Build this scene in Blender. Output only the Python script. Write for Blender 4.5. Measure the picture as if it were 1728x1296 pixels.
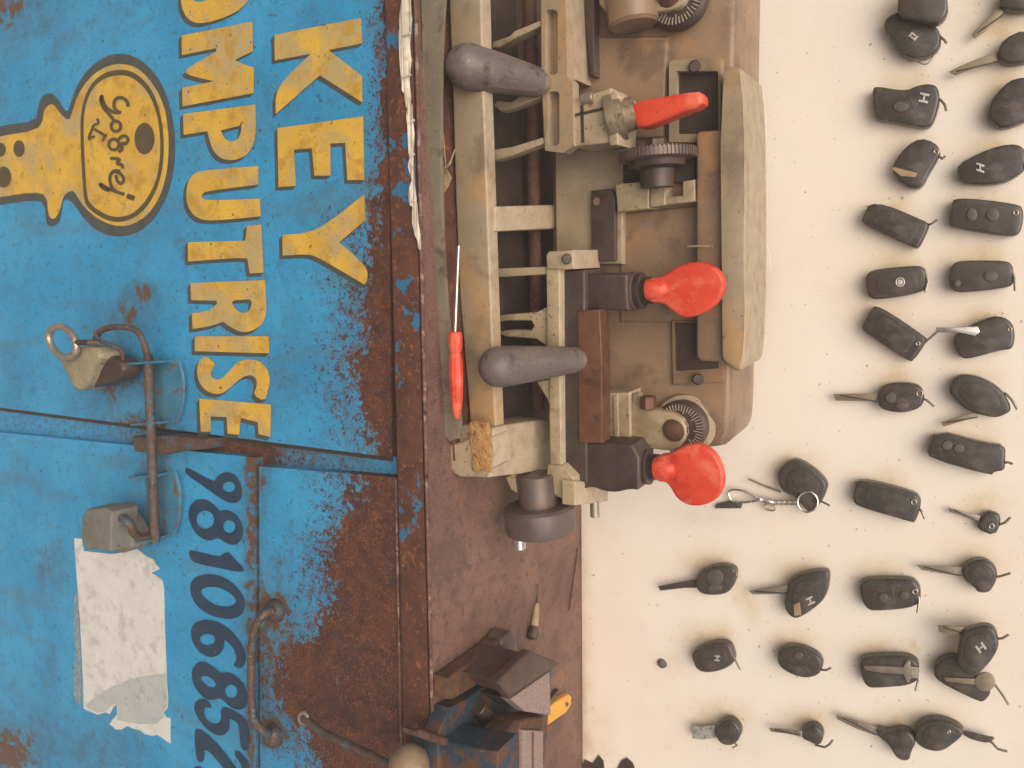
import bpy, bmesh, math, random
from mathutils import Vector, noise
from mathutils.geometry import tessellate_polygon
random.seed(7)
for o in list(bpy.data.objects): bpy.data.objects.remove(o)
scene = bpy.context.scene

# ---------------------------------------------------------------- camera
# the phone was held sideways: the picture's right is the world's up
FPX, W, H = 1297.0, 1728, 1296
PITCH, YAW, ROLL = math.radians(30), math.radians(5.9), math.radians(2.2)
CAM = Vector((-0.052, -0.498, 0.37))
FW = Vector((math.sin(YAW)*math.cos(PITCH), math.cos(YAW)*math.cos(PITCH), -math.sin(PITCH)))
r0 = Vector((math.cos(YAW), -math.sin(YAW), 0)); u0 = r0.cross(FW)
RT = r0*math.cos(ROLL) + u0*math.sin(ROLL)
UP = u0*math.cos(ROLL) - r0*math.sin(ROLL)
cd = bpy.data.cameras.new("camera"); cam = bpy.data.objects.new("camera", cd)
scene.collection.objects.link(cam); scene.camera = cam
from mathutils import Matrix
m = Matrix((UP, -RT, -FW)).transposed().to_4x4(); m.translation = CAM
cam.matrix_world = m
cd.sensor_width = 36; cd.lens = FPX/W*36; cd.clip_start = 0.01; cd.clip_end = 200
cd.dof.use_dof = True; cd.dof.focus_distance = 0.69; cd.dof.aperture_fstop = 7.0

# ---------------------------------------------------------------- light
SUNDIR = Vector((-0.10, -0.62, 0.76)).normalized()
world = bpy.data.worlds.new("World"); scene.world = world; world.use_nodes = True
wn = world.node_tree.nodes; wl = world.node_tree.links
sky = wn.new("ShaderNodeTexSky"); sky.sky_type = 'NISHITA'; sky.sun_disc = False
sky.sun_elevation = math.asin(SUNDIR.z); sky.sun_rotation = math.atan2(SUNDIR.x, SUNDIR.y)
sky.dust_density = 4.0; sky.air_density = 1.0; sky.ozone_density = 0.6
wl.new(sky.outputs[0], wn["Background"].inputs[0]); wn["Background"].inputs[1].default_value = 0.085
sd = bpy.data.lights.new("sun", 'SUN'); sun = bpy.data.objects.new("sun", sd)
sd.energy = 1.6; sd.angle = math.radians(65); sd.color = (1.0, 0.87, 0.72)
sun.rotation_euler = SUNDIR.to_track_quat('Z', 'Y').to_euler(); sun.location = SUNDIR*3
scene.collection.objects.link(sun)
scene.view_settings.view_transform = 'Standard'; scene.view_settings.look = 'None'
scene.view_settings.exposure = 0.58; scene.view_settings.gamma = 1.0

# ---------------------------------------------------------------- pixel -> place
DEL = math.radians(4.0)
NM = Vector((-math.sin(DEL), math.cos(DEL), 0)); XM = Vector((math.cos(DEL), math.sin(DEL), 0))
def ray(px, py): return FW*FPX + RT*(py-648) + UP*(px-864)
def onplane(px, py, n, d):
    r = ray(px, py); return CAM + r*((d - CAM.dot(n))/r.dot(n))
YN = Vector((0, 1, 0)); ZN = Vector((0, 0, 1))
def pY(px, py, Y): return onplane(px, py, YN, Y)
def pZ(px, py, Z): return onplane(px, py, ZN, Z)
def pM(px, py, d): return onplane(px, py, NM, d)          # planes parallel to the machine's front
def topx(p):
    q = p - CAM; z = q.dot(FW); return 864 + FPX*q.dot(UP)/z, 648 + FPX*q.dot(RT)/z
def mpp(p): return (p - CAM).dot(FW)/FPX                  # metres per pixel at p
def zc(ox, oy, pts, s=4.0): return [(ox + x/s, oy + y/s) for x, y in pts]

# ---------------------------------------------------------------- objects
COL = scene.collection; ORG = {}
def tag(o, label=None, cat=None, group=None, kind=None):
    if label: o["label"] = label
    if cat: o["category"] = cat
    if group: o["group"] = group
    if kind: o["kind"] = kind
    return o
def thing(name, label, cat, loc, group=None):
    o = bpy.data.objects.new(name, None); COL.objects.link(o); o.location = loc
    o.empty_display_size = 0.02; ORG[o.name] = Vector(loc)
    return tag(o, label, cat, group)

class MB:
    def __init__(s): s.v = []; s.f = []
    def add(s, vf):
        b = len(s.v); s.v += [Vector(p) for p in vf[0]]; s.f += [tuple(i+b for i in f) for f in vf[1]]; return s
    def build(s, name, mat, parent=None, smooth=35, recalc=True, attrs=None):
        if parent: org = ORG[parent.name]
        else:
            xs = [p.x for p in s.v]; ys = [p.y for p in s.v]; zs = [p.z for p in s.v]
            org = Vector(((min(xs)+max(xs))/2, (min(ys)+max(ys))/2, min(zs)))
        me = bpy.data.meshes.new(name); me.from_pydata([p-org for p in s.v], [], s.f)
        if recalc:
            bm = bmesh.new(); bm.from_mesh(me); bmesh.ops.recalc_face_normals(bm, faces=bm.faces); bm.to_mesh(me); bm.free()
        for k, vals in (attrs or {}).items():
            a = me.attributes.new(k, 'FLOAT', 'POINT'); a.data.foreach_set('value', vals)
        me.materials.append(mat)
        if smooth:
            for p in me.polygons: p.use_smooth = True
            me.set_sharp_from_angle(angle=math.radians(smooth))
        o = bpy.data.objects.new(name, me); COL.objects.link(o)
        if parent: o.parent = parent
        else: o.location = org
        ORG[o.name] = org
        return o

def chaikin(pts, it=2, closed=True):
    for _ in range(it):
        q = []; n = len(pts)
        for i in range(n if closed else n-1):
            a, b = pts[i], pts[(i+1) % n]
            q.append(tuple(.75*x+.25*y for x, y in zip(a, b))); q.append(tuple(.25*x+.75*y for x, y in zip(a, b)))
        if not closed: q = [pts[0]] + q + [pts[-1]]
        pts = q
    return pts
def softer(pts, it=2, thr=48):
    # round the gentle bends, keep the sharp corners
    for _ in range(it):
        q = []; n = len(pts)
        for i in range(n):
            a, b, c = pts[i-1], pts[i], pts[(i+1) % n]
            t = abs((math.degrees(math.atan2(c[1]-b[1], c[0]-b[0])-math.atan2(b[1]-a[1], b[0]-a[0]))+180) % 360-180)
            if t > thr: q.append(b)
            else: q += [tuple(.25*x+.75*y for x, y in zip(a, b)), tuple(.75*x+.25*y for x, y in zip(b, c))]
        pts = q
    return pts
def basis(n):
    a = Vector((0, 0, 1)) if abs(n.z) < .9 else Vector((0, 1, 0))
    e1 = a.cross(n).normalized(); return e1, n.cross(e1).normalized()
def inset(P, n, b):
    e1, e2 = basis(n); q = [(p.dot(e1), p.dot(e2)) for p in P]; N = len(q)
    A = sum(q[i][0]*q[(i+1) % N][1]-q[(i+1) % N][0]*q[i][1] for i in range(N)); s = 1 if A > 0 else -1
    out = []
    for i in range(N):
        (x0, y0), (x1, y1), (x2, y2) = q[i-1], q[i], q[(i+1) % N]
        def nr(ax, ay, bx, by):
            dx, dy = bx-ax, by-ay; l = math.hypot(dx, dy) or 1e-9; return (-dy/l*s, dx/l*s)
        n1 = nr(x0, y0, x1, y1); n2 = nr(x1, y1, x2, y2)
        k = 1/max(.45, 1+n1[0]*n2[0]+n1[1]*n2[1])
        out.append(P[i] + (e1*(n1[0]+n2[0]) + e2*(n1[1]+n2[1]))*k*b)
    return out
def shrink(P, b):
    c = sum(P, Vector())/len(P); return [p + (c-p)*min(.6, b/max((c-p).length, 1e-6)) for p in P]
def prism(P, n, depth, bev=0.0, seg=3, radial=False):
    """front outline P, pushed along n (away from the eye) by depth; front edge rounded by bev"""
    n = n.normalized(); rings = []
    if bev > 0:
        for k in range(seg+1):
            a = math.pi/2*k/seg
            Q = shrink(P, bev*(1-math.sin(a))) if radial else inset(P, n, bev*(1-math.sin(a))); rings.append([p + n*bev*(1-math.cos(a)) for p in Q])
    else: rings.append(list(P))
    rings.append([p + n*depth for p in P])
    N = len(P); v = [p for r in rings for p in r]; f = [tuple(range(N))]
    for k in range(len(rings)-1):
        for i in range(N):
            j = (i+1) % N; f.append((k*N+i, k*N+j, (k+1)*N+j, (k+1)*N+i))
    f.append(tuple(range((len(rings)-1)*N, len(rings)*N))[::-1])
    return v, f
def flat(outer, holes=()):
    loops = [list(outer)] + [list(h) for h in holes]
    return [p for l in loops for p in l], [tuple(t) for t in tessellate_polygon([[p*1000 for p in l] for l in loops])]
def holed(outer, holes, n, depth):
    v, f = flat(outer, holes); N = len(v); v2 = v + [p + n*depth for p in v]
    f2 = list(f) + [tuple(i+N for i in t) for t in f]; b = 0
    for l in [outer] + list(holes):
        L = len(l)
        for i in range(L): f2.append((b+i, b+(i+1) % L, N+b+(i+1) % L, N+b+i))
        b += L
    return v2, f2
def lathe(p0, p1, prof, n=28):
    ax = (p1-p0); a = ax.normalized(); e1, e2 = basis(a); v = []; f = []
    for t, r in prof:
        c = p0 + ax*t
        for k in range(n):
            w = 2*math.pi*k/n; v.append(c + (e1*math.cos(w)+e2*math.sin(w))*max(r, 1e-5))
    for i in range(len(prof)-1):
        for k in range(n): f.append((i*n+k, i*n+(k+1) % n, (i+1)*n+(k+1) % n, (i+1)*n+k))
    f.append(tuple(range(n))); f.append(tuple(range((len(prof)-1)*n, len(prof)*n)))
    return v, f
def rodl(p0, p1, r, n=20, b=.12):
    L = (p1-p0).length; e = min(.3, r*b/L)
    return lathe(p0, p1, [(0, r*(1-b)), (e, r), (1-e, r), (1, r*(1-b))], n)
def tube(pts, r, n=8, closed=False, sm=0):
    if sm: pts = [Vector(p) for p in chaikin([tuple(p) for p in pts], sm, closed)]
    N = len(pts); v = []; f = []; e = None
    for i in range(N):
        if closed: t = (pts[(i+1) % N]-pts[i-1]).normalized()
        else: t = (pts[min(i+1, N-1)]-pts[max(i-1, 0)]).normalized()
        if e is None: e, _ = basis(t)
        e = (e - t*e.dot(t)).normalized(); g = t.cross(e)
        rr = r[i] if isinstance(r, (list, tuple)) else r
        for k in range(n):
            w = 2*math.pi*k/n; v.append(pts[i] + (e*math.cos(w)+g*math.sin(w))*rr)
    for i in range(N if closed else N-1):
        for k in range(n):
            a = i*n; b = ((i+1) % N)*n; f.append((a+k, a+(k+1) % n, b+(k+1) % n, b+k))
    if not closed: f.append(tuple(range(n))); f.append(tuple(range((N-1)*n, N*n)))
    return v, f
def box(c, sx, sy, sz, ex=Vector((1, 0, 0)), ey=Vector((0, 1, 0)), bev=0.0):
    ez = ex.cross(ey); P = [c + ex*sx/2*a - ey*sy/2 + ez*sz/2*b for a, b in ((-1, -1), (1, -1), (1, 1), (-1, 1))]
    return prism(P, ey, sy, bev)
def polyM(pts, d, depth, bev=.0015, sm=0, seg=3):
    if sm: pts = chaikin(pts, sm)
    return prism([pM(x, y, d) for x, y in pts], NM, depth, bev, seg, sm > 0)
def polyY(pts, Y, depth, bev=.001, sm=0, seg=3):
    if sm: pts = chaikin(pts, sm)
    return prism([pY(x, y, Y) for x, y in pts], YN, depth, bev, seg, sm > 0)
def polyZ(pts, Z, depth, bev=.001, sm=0):
    if sm: pts = chaikin(pts, sm)
    return prism([pZ(x, y, Z) for x, y in pts], -ZN, depth, bev)
def rrect(x0, x1, y0, y1, r):
    P = []
    for cx, cy, a0 in ((x1-r, y1-r, 0), (x0+r, y1-r, 90), (x0+r, y0+r, 180), (x1-r, y0+r, 270)):
        for k in range(5): a = math.radians(a0+22.5*k); P.append((cx+r*math.cos(a), cy+r*math.sin(a)))
    return P
def rect(x0, x1, y0, y1): return [(x0, y0), (x1, y0), (x1, y1), (x0, y1)]
def ell(cx, cy, rx, ry, n=20, rot=0):
    c, s = math.cos(rot), math.sin(rot)
    return [(cx+rx*math.cos(a)*c-ry*math.sin(a)*s, cy+rx*math.cos(a)*s+ry*math.sin(a)*c) for a in [2*math.pi*k/n for k in range(n)]]
def lerpf(tab, x):
    if x <= tab[0][0]: return tab[0][1]
    for (a, b), (c, d) in zip(tab, tab[1:]):
        if x <= c: return b + (d-b)*(x-a)/(c-a)
    return tab[-1][1]

# ---------------------------------------------------------------- materials
class NT:
    def __init__(s, name):
        s.m = bpy.data.materials.new(name); s.m.use_nodes = True; s.t = s.m.node_tree
        s.b = s.t.nodes["Principled BSDF"]; s.co = s.t.nodes.new("ShaderNodeTexCoord").outputs["Object"]
    def put(s, sock, val):
        if hasattr(val, "is_linked") or isinstance(val, bpy.types.NodeSocket): s.t.links.new(val, sock)
        elif isinstance(val, (tuple, list)) and len(val) == 3 and sock.type == 'RGBA': sock.default_value = (*val, 1)
        else: sock.default_value = val
    def noise(s, sc, det=4, rough=.6, dist=0.0, stretch=None):
        n = s.t.nodes.new("ShaderNodeTexNoise"); co = s.co
        if stretch:
            mp = s.t.nodes.new("ShaderNodeMapping"); mp.inputs["Scale"].default_value = stretch; s.put(mp.inputs[0], co); co = mp.outputs[0]
        s.put(n.inputs["Vector"], co); n.inputs["Scale"].default_value = sc; n.inputs["Detail"].default_value = det
        n.inputs["Roughness"].default_value = rough; n.inputs["Distortion"].default_value = dist
        return n.outputs["Fac"]
    def voro(s, sc):
        n = s.t.nodes.new("ShaderNodeTexVoronoi"); s.put(n.inputs["Vector"], s.co); n.inputs["Scale"].default_value = sc; return n.outputs["Distance"]
    def rng(s, v, a, b, c=0.0, d=1.0):
        n = s.t.nodes.new("ShaderNodeMapRange"); n.interpolation_type = 'SMOOTHSTEP' if c == 0 and d == 1 else 'LINEAR'
        s.put(n.inputs[0], v)
        for i, x in enumerate((a, b, c, d)): n.inputs[i+1].default_value = x
        return n.outputs[0]
    def math(s, op, a, b=0.0):
        n = s.t.nodes.new("ShaderNodeMath"); n.operation = op; s.put(n.inputs[0], a); s.put(n.inputs[1], b); return n.outputs[0]
    def mix(s, f, a, b):
        n = s.t.nodes.new("ShaderNodeMix"); n.data_type = 'RGBA'; s.put(n.inputs[0], f); s.put(n.inputs[6], a); s.put(n.inputs[7], b); return n.outputs[2]
    def attr(s, name):
        n = s.t.nodes.new("ShaderNodeAttribute"); n.attribute_name = name; return n.outputs["Fac"]
    def upface(s):
        g = s.t.nodes.new("ShaderNodeNewGeometry"); x = s.t.nodes.new("ShaderNodeSeparateXYZ"); s.put(x.inputs[0], g.outputs["Normal"]); return x.outputs[2]
    def bump(s, h, st, dist=.001):
        n = s.t.nodes.new("ShaderNodeBump"); n.inputs["Strength"].default_value = st; n.inputs["Distance"].default_value = dist
        s.put(n.inputs["Height"], h); s.put(s.b.inputs["Normal"], n.outputs[0])
    def out(s, col, rough, metal=0.0, spec=.5):
        s.put(s.b.inputs["Base Color"], col); s.put(s.b.inputs["Roughness"], rough); s.put(s.b.inputs["Metallic"], metal)
        s.b.inputs["Specular IOR Level"].default_value = spec; return s.m
def mat(name, c1, c2, sc=60, rough=(.45, .7), metal=0.0, bump=.15, bsc=400, layers=(), dust_light=None, spec=.5, bd=.001, stretch=None, vary=None):
    n = NT(name); col = n.mix(n.rng(n.noise(sc, 3, stretch=stretch), .3, .7), c1, c2)
    if vary: oi = n.t.nodes.new('ShaderNodeObjectInfo'); col = n.mix(n.math('MULTIPLY', oi.outputs['Random'], .7), col, vary)
    return _mat(n, col, sc, rough, metal, bump, bsc, layers, dust_light, spec, bd)
def _mat(n, col, sc, rough, metal, bump, bsc, layers, dust_light, spec, bd):
    for c, s, lo, hi in layers: col = n.mix(n.rng(n.noise(s, 4, .65, .25), lo, hi), col, c)
    if dust_light: col = n.mix(n.math('MULTIPLY', n.rng(n.upface(), .2, 1.0), n.rng(n.noise(90, 5), .25, .75, 0.1, dust_light[1])), col, dust_light[0])  # upward faces paler: dusty, and painting the light on the tops
    if bump: n.bump(n.noise(bsc, 3, .7), bump, bd)
    return n.out(col, n.rng(n.noise(sc*2.3, 2), .25, .75, rough[0], rough[1]), metal, spec)

RUST1, RUST2, RUST3 = (.074, .027, .018), (.13, .046, .024), (.28, .10, .035)
def paint_rust(name, blue1, blue2, bias=0.0):
    n = NT(name); a = n.attr("rust"); st = n.attr("stain")
    n1 = n.noise(28, 4, .7); n2 = n.noise(160, 4, .7); n3 = n.noise(600, 3, .7); n4 = n.noise(60, 4, .75, .4)
    blue = n.mix(n.rng(n.noise(9, 4), .35, .65), blue1, blue2)
    blue = n.mix(n.math('MULTIPLY', n.rng(n3, .48, .64), .3), blue, (.13, .33, .45))
    blue = n.mix(n.math('MULTIPLY', n.rng(n.noise(430, 3, .7), .52, .66), .38), blue, (.014, .15, .30))
    blue = n.mix(n.math('MULTIPLY', n.rng(n4, .50, .68), .45), blue, (.035, .18, .29))
    blue = n.mix(n.math('MULTIPLY', n.rng(n.noise(16, 4, .7, .4), .50, .68), .38), blue, (.05, .17, .24))
    blue = n.mix(n.math('MULTIPLY', n.rng(n.noise(30, 4, .6, .3, (1, 1, .16)), .55, .68), .35), blue, (.08, .18, .23))
    blue = n.mix(n.math('MULTIPLY', n.rng(n.noise(210, 3, .6), .64, .68), .7), blue, (.055, .06, .05))
    sh = n.math('ADD', a, n.math('ADD', n.math('MULTIPLY', n.math('SUBTRACT', n1, .5), 1.1), n.math('MULTIPLY', n.math('SUBTRACT', n2, .5), .9)))
    edge = n.rng(sh, -.04, .05)
    # chips get denser towards the corroded edge
    chip = n.rng(n.math('ADD', n.math('MULTIPLY', n3, .62), n.math('ADD', n.math('MULTIPLY', n2, .5), n.rng(a, -1.5, .1, 0.0, .19))), .72, .77)
    spot = n.rng(n.noise(95, 4, .75), .665, .695)
    msk = n.math('MAXIMUM', edge, n.math('MAXIMUM', chip, spot))
    rust = n.mix(n.rng(n.noise(70, 4, .7), .38, .62), RUST1, RUST2)
    rust = n.mix(n.math('MULTIPLY', n.rng(n.noise(24, 4, .7), .5, .64), .7), rust, (.052, .027, .026))
    rust = n.mix(n.math('MULTIPLY', n.rng(n.noise(950, 3, .8), .5, .62), .6), rust, (.04, .018, .015))
    rust = n.mix(n.math('MULTIPLY', n.rng(n.math('ADD', n.noise(380, 4, .75), n.math('MULTIPLY', n4, .35)), .70, .81), .65), rust, RUST3)
    rust = n.mix(n.math('MULTIPLY', n.rng(n.noise(820, 2), .63, .68), .5), rust, (.24, .15, .11))
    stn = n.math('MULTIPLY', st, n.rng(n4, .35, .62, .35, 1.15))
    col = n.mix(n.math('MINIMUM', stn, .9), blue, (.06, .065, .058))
    col = n.mix(n.rng(n.math('ADD', stn, n.math('MULTIPLY', n2, .8)), .92, 1.1), col, (.12, .065, .04))
    col = n.mix(n.math('MULTIPLY', n.rng(a, -.9, .15), n.rng(n.noise(120, 4, .7), .42, .62, .1, .65)), col, (.10, .07, .055))
    col = n.mix(msk, col, rust)
    h = n.math('ADD', n.math('MULTIPLY', n.noise(500, 3), .35), n.math('ADD', n.math('MULTIPLY', msk, n.math('ADD', n.math('MULTIPLY', n3, 1.3), -.9)), n.math('MULTIPLY', n.noise(14, 2), 1.5)))
    n.bump(h, .7, .0014)
    return n.out(col, n.math('ADD', n.math('MULTIPLY', msk, .35), n.rng(n.noise(40, 2), .3, .7, .36, .52)), 0.0, .4)
M = {}
M['door'] = paint_rust('blue_paint_with_rust', (.018, .275, .54), (.036, .325, .60))
M['rust'] = mat('rusted_steel', RUST1, RUST2, 60, (.7, .95), 0, .6, 500, [(RUST3, 150, .55, .72), ((.05, .02, .015), 40, .55, .75), ((.03, .13, .24), 55, .66, .70)])
M['rim'] = mat('rusted_rim', RUST1, RUST2, 60, (.7, .95), 0, .6, 500, [(RUST3, 220, .55, .7), ((.025, .15, .28), 42, .60, .63), ((.1, .04, .02), 130, .58, .66)])
M['edge'] = mat('worn_highlight_edge', (.13, .055, .035), (.20, .10, .075), 120, (.45, .7), .3, .5, 700, [((.34, .22, .18), 90, .52, .62), ((.06, .03, .02), 60, .55, .66)])  # worn rust, with pale patches painting thin highlights along edges
M['rustbar'] = mat('rust_orange', (.085, .038, .022), (.14, .06, .028), 90, (.65, .9), .1, .6, 700, [((.24, .10, .035), 220, .55, .7), ((.04, .026, .02), 60, .52, .72)])
M['top'] = mat('brown_worktop', (.165, .084, .060), (.205, .112, .082), 14, (.45, .75), 0, .35, 600, [((.115, .06, .045), 16, .42, .66), ((.095, .052, .04), 90, .52, .66), ((.30, .19, .14), 600, .59, .64), ((.09, .045, .033), 330, .58, .64), (RUST3, 45, .62, .75)])
M['paintY'] = mat('yellow_sign_paint', (.60, .35, .04), (.70, .43, .055), 25, (.45, .65), 0, .3, 500, [((.46, .34, .14), 18, .45, .62), ((.22, .15, .04), 380, .61, .68), ((.48, .27, .035), 40, .5, .66), ((.10, .05, .02), 110, .66, .69)])
M['paintD'] = mat('dark_shade_paint', (.055, .062, .055), (.075, .08, .07), 60, (.5, .7), 0, .2, 500, [((.03, .2, .36), 200, .69, .73)])
M['paintB'] = mat('brown_sign_paint', (.075, .055, .025), (.10, .075, .03), 60, (.5, .7), 0, .2, 500)
M['paintN'] = mat('navy_sign_paint', (.010, .032, .070), (.018, .05, .09), 50, (.4, .6), 0, .2, 500, [((.03, .18, .33), 220, .69, .73), ((.12, .06, .03), 70, .72, .74)])
M['paper'] = mat('old_paper', (.60, .585, .54), (.66, .64, .59), 40, (.8, .95), 0, .25, 300, [((.48, .465, .42), 50, .5, .68), ((.2, .18, .15), 300, .65, .68)])
M['paper2'] = mat('grey_paper_backing', (.40, .42, .40), (.47, .48, .45), 40, (.8, .95), 0, .25, 300, [((.3, .33, .33), 80, .5, .7)])
M['board'] = None
M['enamel'] = mat('olive_grey_enamel', (.285, .215, .135), (.34, .26, .17), 30, (.38, .6), 0, .12, 500, [((.205, .145, .088), 20, .48, .68), ((.42, .25, .105), 12, .48, .68), ((.13, .08, .05), 300, .635, .68)], ((.56, .45, .32), .8))  # orange patches paint a warm glow into the enamel
M['enamel2'] = mat('worn_cream_casting', (.36, .275, .165), (.44, .34, .21), 35, (.4, .65), 0, .2, 600, [((.27, .19, .11), 26, .48, .66), ((.14, .08, .045), 330, .61, .66), ((.16, .06, .03), 120, .65, .70)], ((.62, .50, .37), .75))
M['enamel3'] = mat('brown_glow_enamel', (.235, .15, .09), (.285, .185, .115), 25, (.25, .45), 0, .1, 500, [((.38, .20, .085), 10, .47, .66), ((.17, .11, .07), 22, .5, .68), ((.38, .29, .20), 420, .63, .70)])  # orange patches paint warm glow and red reflection over the brown
M['lip'] = mat('grey_green_tray', (.19, .155, .105), (.23, .19, .13), 30, (.45, .65), 0, .12, 500, [((.12, .09, .06), 35, .5, .64), ((.3, .25, .18), 500, .6, .66)])
M['dark'] = mat('oily_dark_steel', (.055, .036, .029), (.08, .052, .041), 50, (.35, .6), .25, .25, 600, [((.11, .05, .03), 120, .58, .72)], ((.22, .16, .12), .45))
M['steelbrown'] = mat('brown_turned_steel', (.14, .10, .085), (.18, .13, .11), 40, (.35, .5), .35, .12, 700, [((.10, .065, .05), 30, .5, .75)])
M['pit'] = mat('grime_and_shade', (.042, .028, .021), (.065, .042, .03), 40, (.6, .9), 0, .4, 500, [((.08, .04, .02), 150, .6, .7)])  # dark grime colour that also paints shade inside openings and gaps
M['jaw'] = mat('brown_jaw_steel', (.13, .05, .025), (.17, .075, .04), 60, (.4, .6), .2, .3, 700, [((.07, .035, .02), 50, .52, .72)])
M['jawdark'] = mat('brown_anvil_steel', (.085, .048, .036), (.115, .066, .05), 60, (.4, .6), .2, .3, 700, [((.06, .035, .03), 50, .55, .75)])
M['grip'] = mat('grey_rubber_grip', (.125, .096, .080), (.155, .12, .10), 60, (.38, .5), 0, .08, 900, [((.22, .155, .115), 25, .5, .68), ((.27, .22, .18), 500, .60, .66), ((.07, .052, .045), 70, .55, .68)])
M['red'] = mat('red_plastic', (.66, .055, .026), (.74, .08, .035), 40, (.28, .5), 0, .12, 500, [((.48, .033, .018), 22, .48, .66), ((.76, .15, .08), 34, .5, .66), ((.25, .03, .02), 260, .655, .69), ((.80, .3, .2), 800, .64, .69)])
M['silver'] = mat('bright_steel', (.66, .62, .56), (.78, .74, .68), 80, (.16, .32), .9, .1, 600)
M['dullsteel'] = mat('dull_steel', (.33, .28, .22), (.43, .37, .29), 80, (.26, .45), .6, .15, 600, [((.2, .12, .06), 90, .58, .75)])
M['brassy'] = mat('worn_yellowish_steel', (.24, .18, .11), (.34, .26, .165), 120, (.3, .5), .45, .3, 900, [((.12, .08, .05), 60, .5, .66)])
M['badge'] = mat('silver_badge', (.52, .49, .44), (.62, .59, .53), 200, (.25, .4), .15, .05, 600)
M['brass'] = mat('tarnished_brass', (.29, .235, .155), (.37, .30, .20), 80, (.35, .55), .6, .15, 600)
M['fob'] = mat('dusty_veiled_black_plastic', (.052, .042, .036), (.072, .058, .049), 40, (.20, .38), 0, .05, 900, [((.12, .098, .08), 60, .5, .66), ((.22, .18, .145), 600, .64, .70)], vary=(.062, .060, .046))  # dusty plastic, base colour lifted to paint the lens veil
M['fob2'] = mat('dusty_veiled_grey_plastic', (.065, .055, .045), (.085, .072, .058), 40, (.22, .4), 0, .05, 900, [((.14, .115, .09), 60, .52, .8)], vary=(.075, .056, .048))  # greyer plastic with the same painted veil in its base
M['button'] = mat('worn_button', (.09, .076, .064), (.12, .10, .084), 90, (.35, .5), 0, .05, 900)
M['tan'] = mat('tan_patch', (.34, .22, .13), (.42, .28, .17), 90, (.5, .7), 0, .1, 900)
M['speck'] = mat('speckled_grey_tag', (.32, .32, .28), (.42, .41, .36), 90, (.5, .7), 0, .2, 900, [((.12, .12, .1), 420, .52, .6)])
M['lock1'] = mat('painted_brass_lock', (.30, .25, .16), (.38, .32, .21), 70, (.5, .75), .2, .4, 700, [((.10, .09, .07), 300, .58, .68)])
M['lock2'] = mat('grey_iron_lock', (.155, .15, .125), (.20, .19, .155), 70, (.55, .8), .1, .4, 700, [((.10, .06, .04), 120, .6, .72)])
M['latch'] = mat('rusty_latch', (.085, .052, .040), (.13, .078, .056), 90, (.5, .75), .2, .5, 800, [((.05, .13, .18), 60, .52, .62), ((.26, .19, .13), 300, .58, .7), ((.04, .03, .025), 120, .58, .7)])
M['strap'] = mat('blue_strap', (.035, .17, .27), (.05, .22, .34), 60, (.4, .6), .1, .3, 700, [((.16, .09, .05), 120, .54, .64), ((.3, .24, .17), 400, .62, .7)])
M['tape'] = mat('white_peeling_tape', (.52, .44, .33), (.72, .64, .52), 50, (.35, .6), 0, .5, 250, [((.40, .30, .2), 60, .56, .7)])
M['leaf'] = mat('dry_leaf', (.33, .23, .12), (.42, .31, .17), 90, (.6, .8), 0, .4, 400)
M['orange'] = mat('amber_tape', (.40, .20, .06), (.52, .29, .10), 80, (.35, .7), 0, .9, 260, [((.24, .11, .03), 120, .52, .66)], None, .5, .003)
M['yellow'] = mat('yellow_plastic', (.72, .34, .03), (.78, .40, .05), 60, (.35, .5), 0, .1, 500, [((.5, .25, .05), 60, .55, .75)])
M['knurl'] = mat('knurled_pinkish_steel', (.36, .26, .22), (.46, .34, .29), 500, (.4, .6), .35, .9, 1200, [((.16, .09, .07), 900, .55, .62)])
M['vblue'] = mat('rusted_dark_blue_iron', (.02, .035, .045), (.025, .06, .09), 50, (.5, .8), .1, .5, 600, [((.12, .05, .025), 40, .47, .6), ((.2, .08, .03), 200, .6, .7)])
M['knob'] = mat('sandy_knob', (.24, .165, .09), (.32, .225, .13), 60, (.5, .8), 0, .4, 600, [((.2, .13, .07), 90, .55, .7)])
M['white'] = mat('white_paint_mark', (.75, .70, .6), (.8, .75, .65), 60, (.5, .6), 0, 0)
M['tick'] = mat('dull_tick_paint', (.36, .29, .20), (.44, .36, .26), 60, (.5, .6), 0, 0)
M['ground'] = mat('dusty_pavement', (.27, .24, .20), (.34, .30, .25), 4, (.8, .95), 0, .4, 60)
def board_mat():
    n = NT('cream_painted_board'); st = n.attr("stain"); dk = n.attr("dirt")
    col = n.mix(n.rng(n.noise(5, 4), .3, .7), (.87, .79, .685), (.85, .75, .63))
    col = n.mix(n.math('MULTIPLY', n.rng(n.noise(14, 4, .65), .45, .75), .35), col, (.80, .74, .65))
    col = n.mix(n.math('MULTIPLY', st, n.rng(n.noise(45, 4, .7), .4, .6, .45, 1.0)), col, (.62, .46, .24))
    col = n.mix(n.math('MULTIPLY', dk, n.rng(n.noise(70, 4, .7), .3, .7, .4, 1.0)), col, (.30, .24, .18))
    sp = n.math('MULTIPLY', n.rng(n.noise(170, 3, .6), .675, .70), .7)
    col = n.mix(sp, col, (.20, .14, .10))
    col = n.mix(n.math('MULTIPLY', n.rng(n.noise(6, 4, .6), .5, .68), .5), col, (.83, .69, .58))
    n.bump(n.math('ADD', n.noise(60, 4), n.math('MULTIPLY', n.noise(500, 4), .35)), .25, .0012)
    return n.out(col, n.rng(n.noise(30, 4), .3, .7, .42, .6), 0, .35)
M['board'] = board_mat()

# ---------------------------------------------------------------- unseen ground, added for bounce light
g = MB().add(([(-1.3, -1.3, -.92), (1.3, -1.3, -.92), (1.3, 1.0, -.92), (-1.3, 1.0, -.92)], [(0, 1, 2, 3)])).build('ground', M['ground'], None, 0)
tag(g, 'unseen dusty pavement added below the blue cabinet for bounce light', None, None, 'structure')

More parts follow.
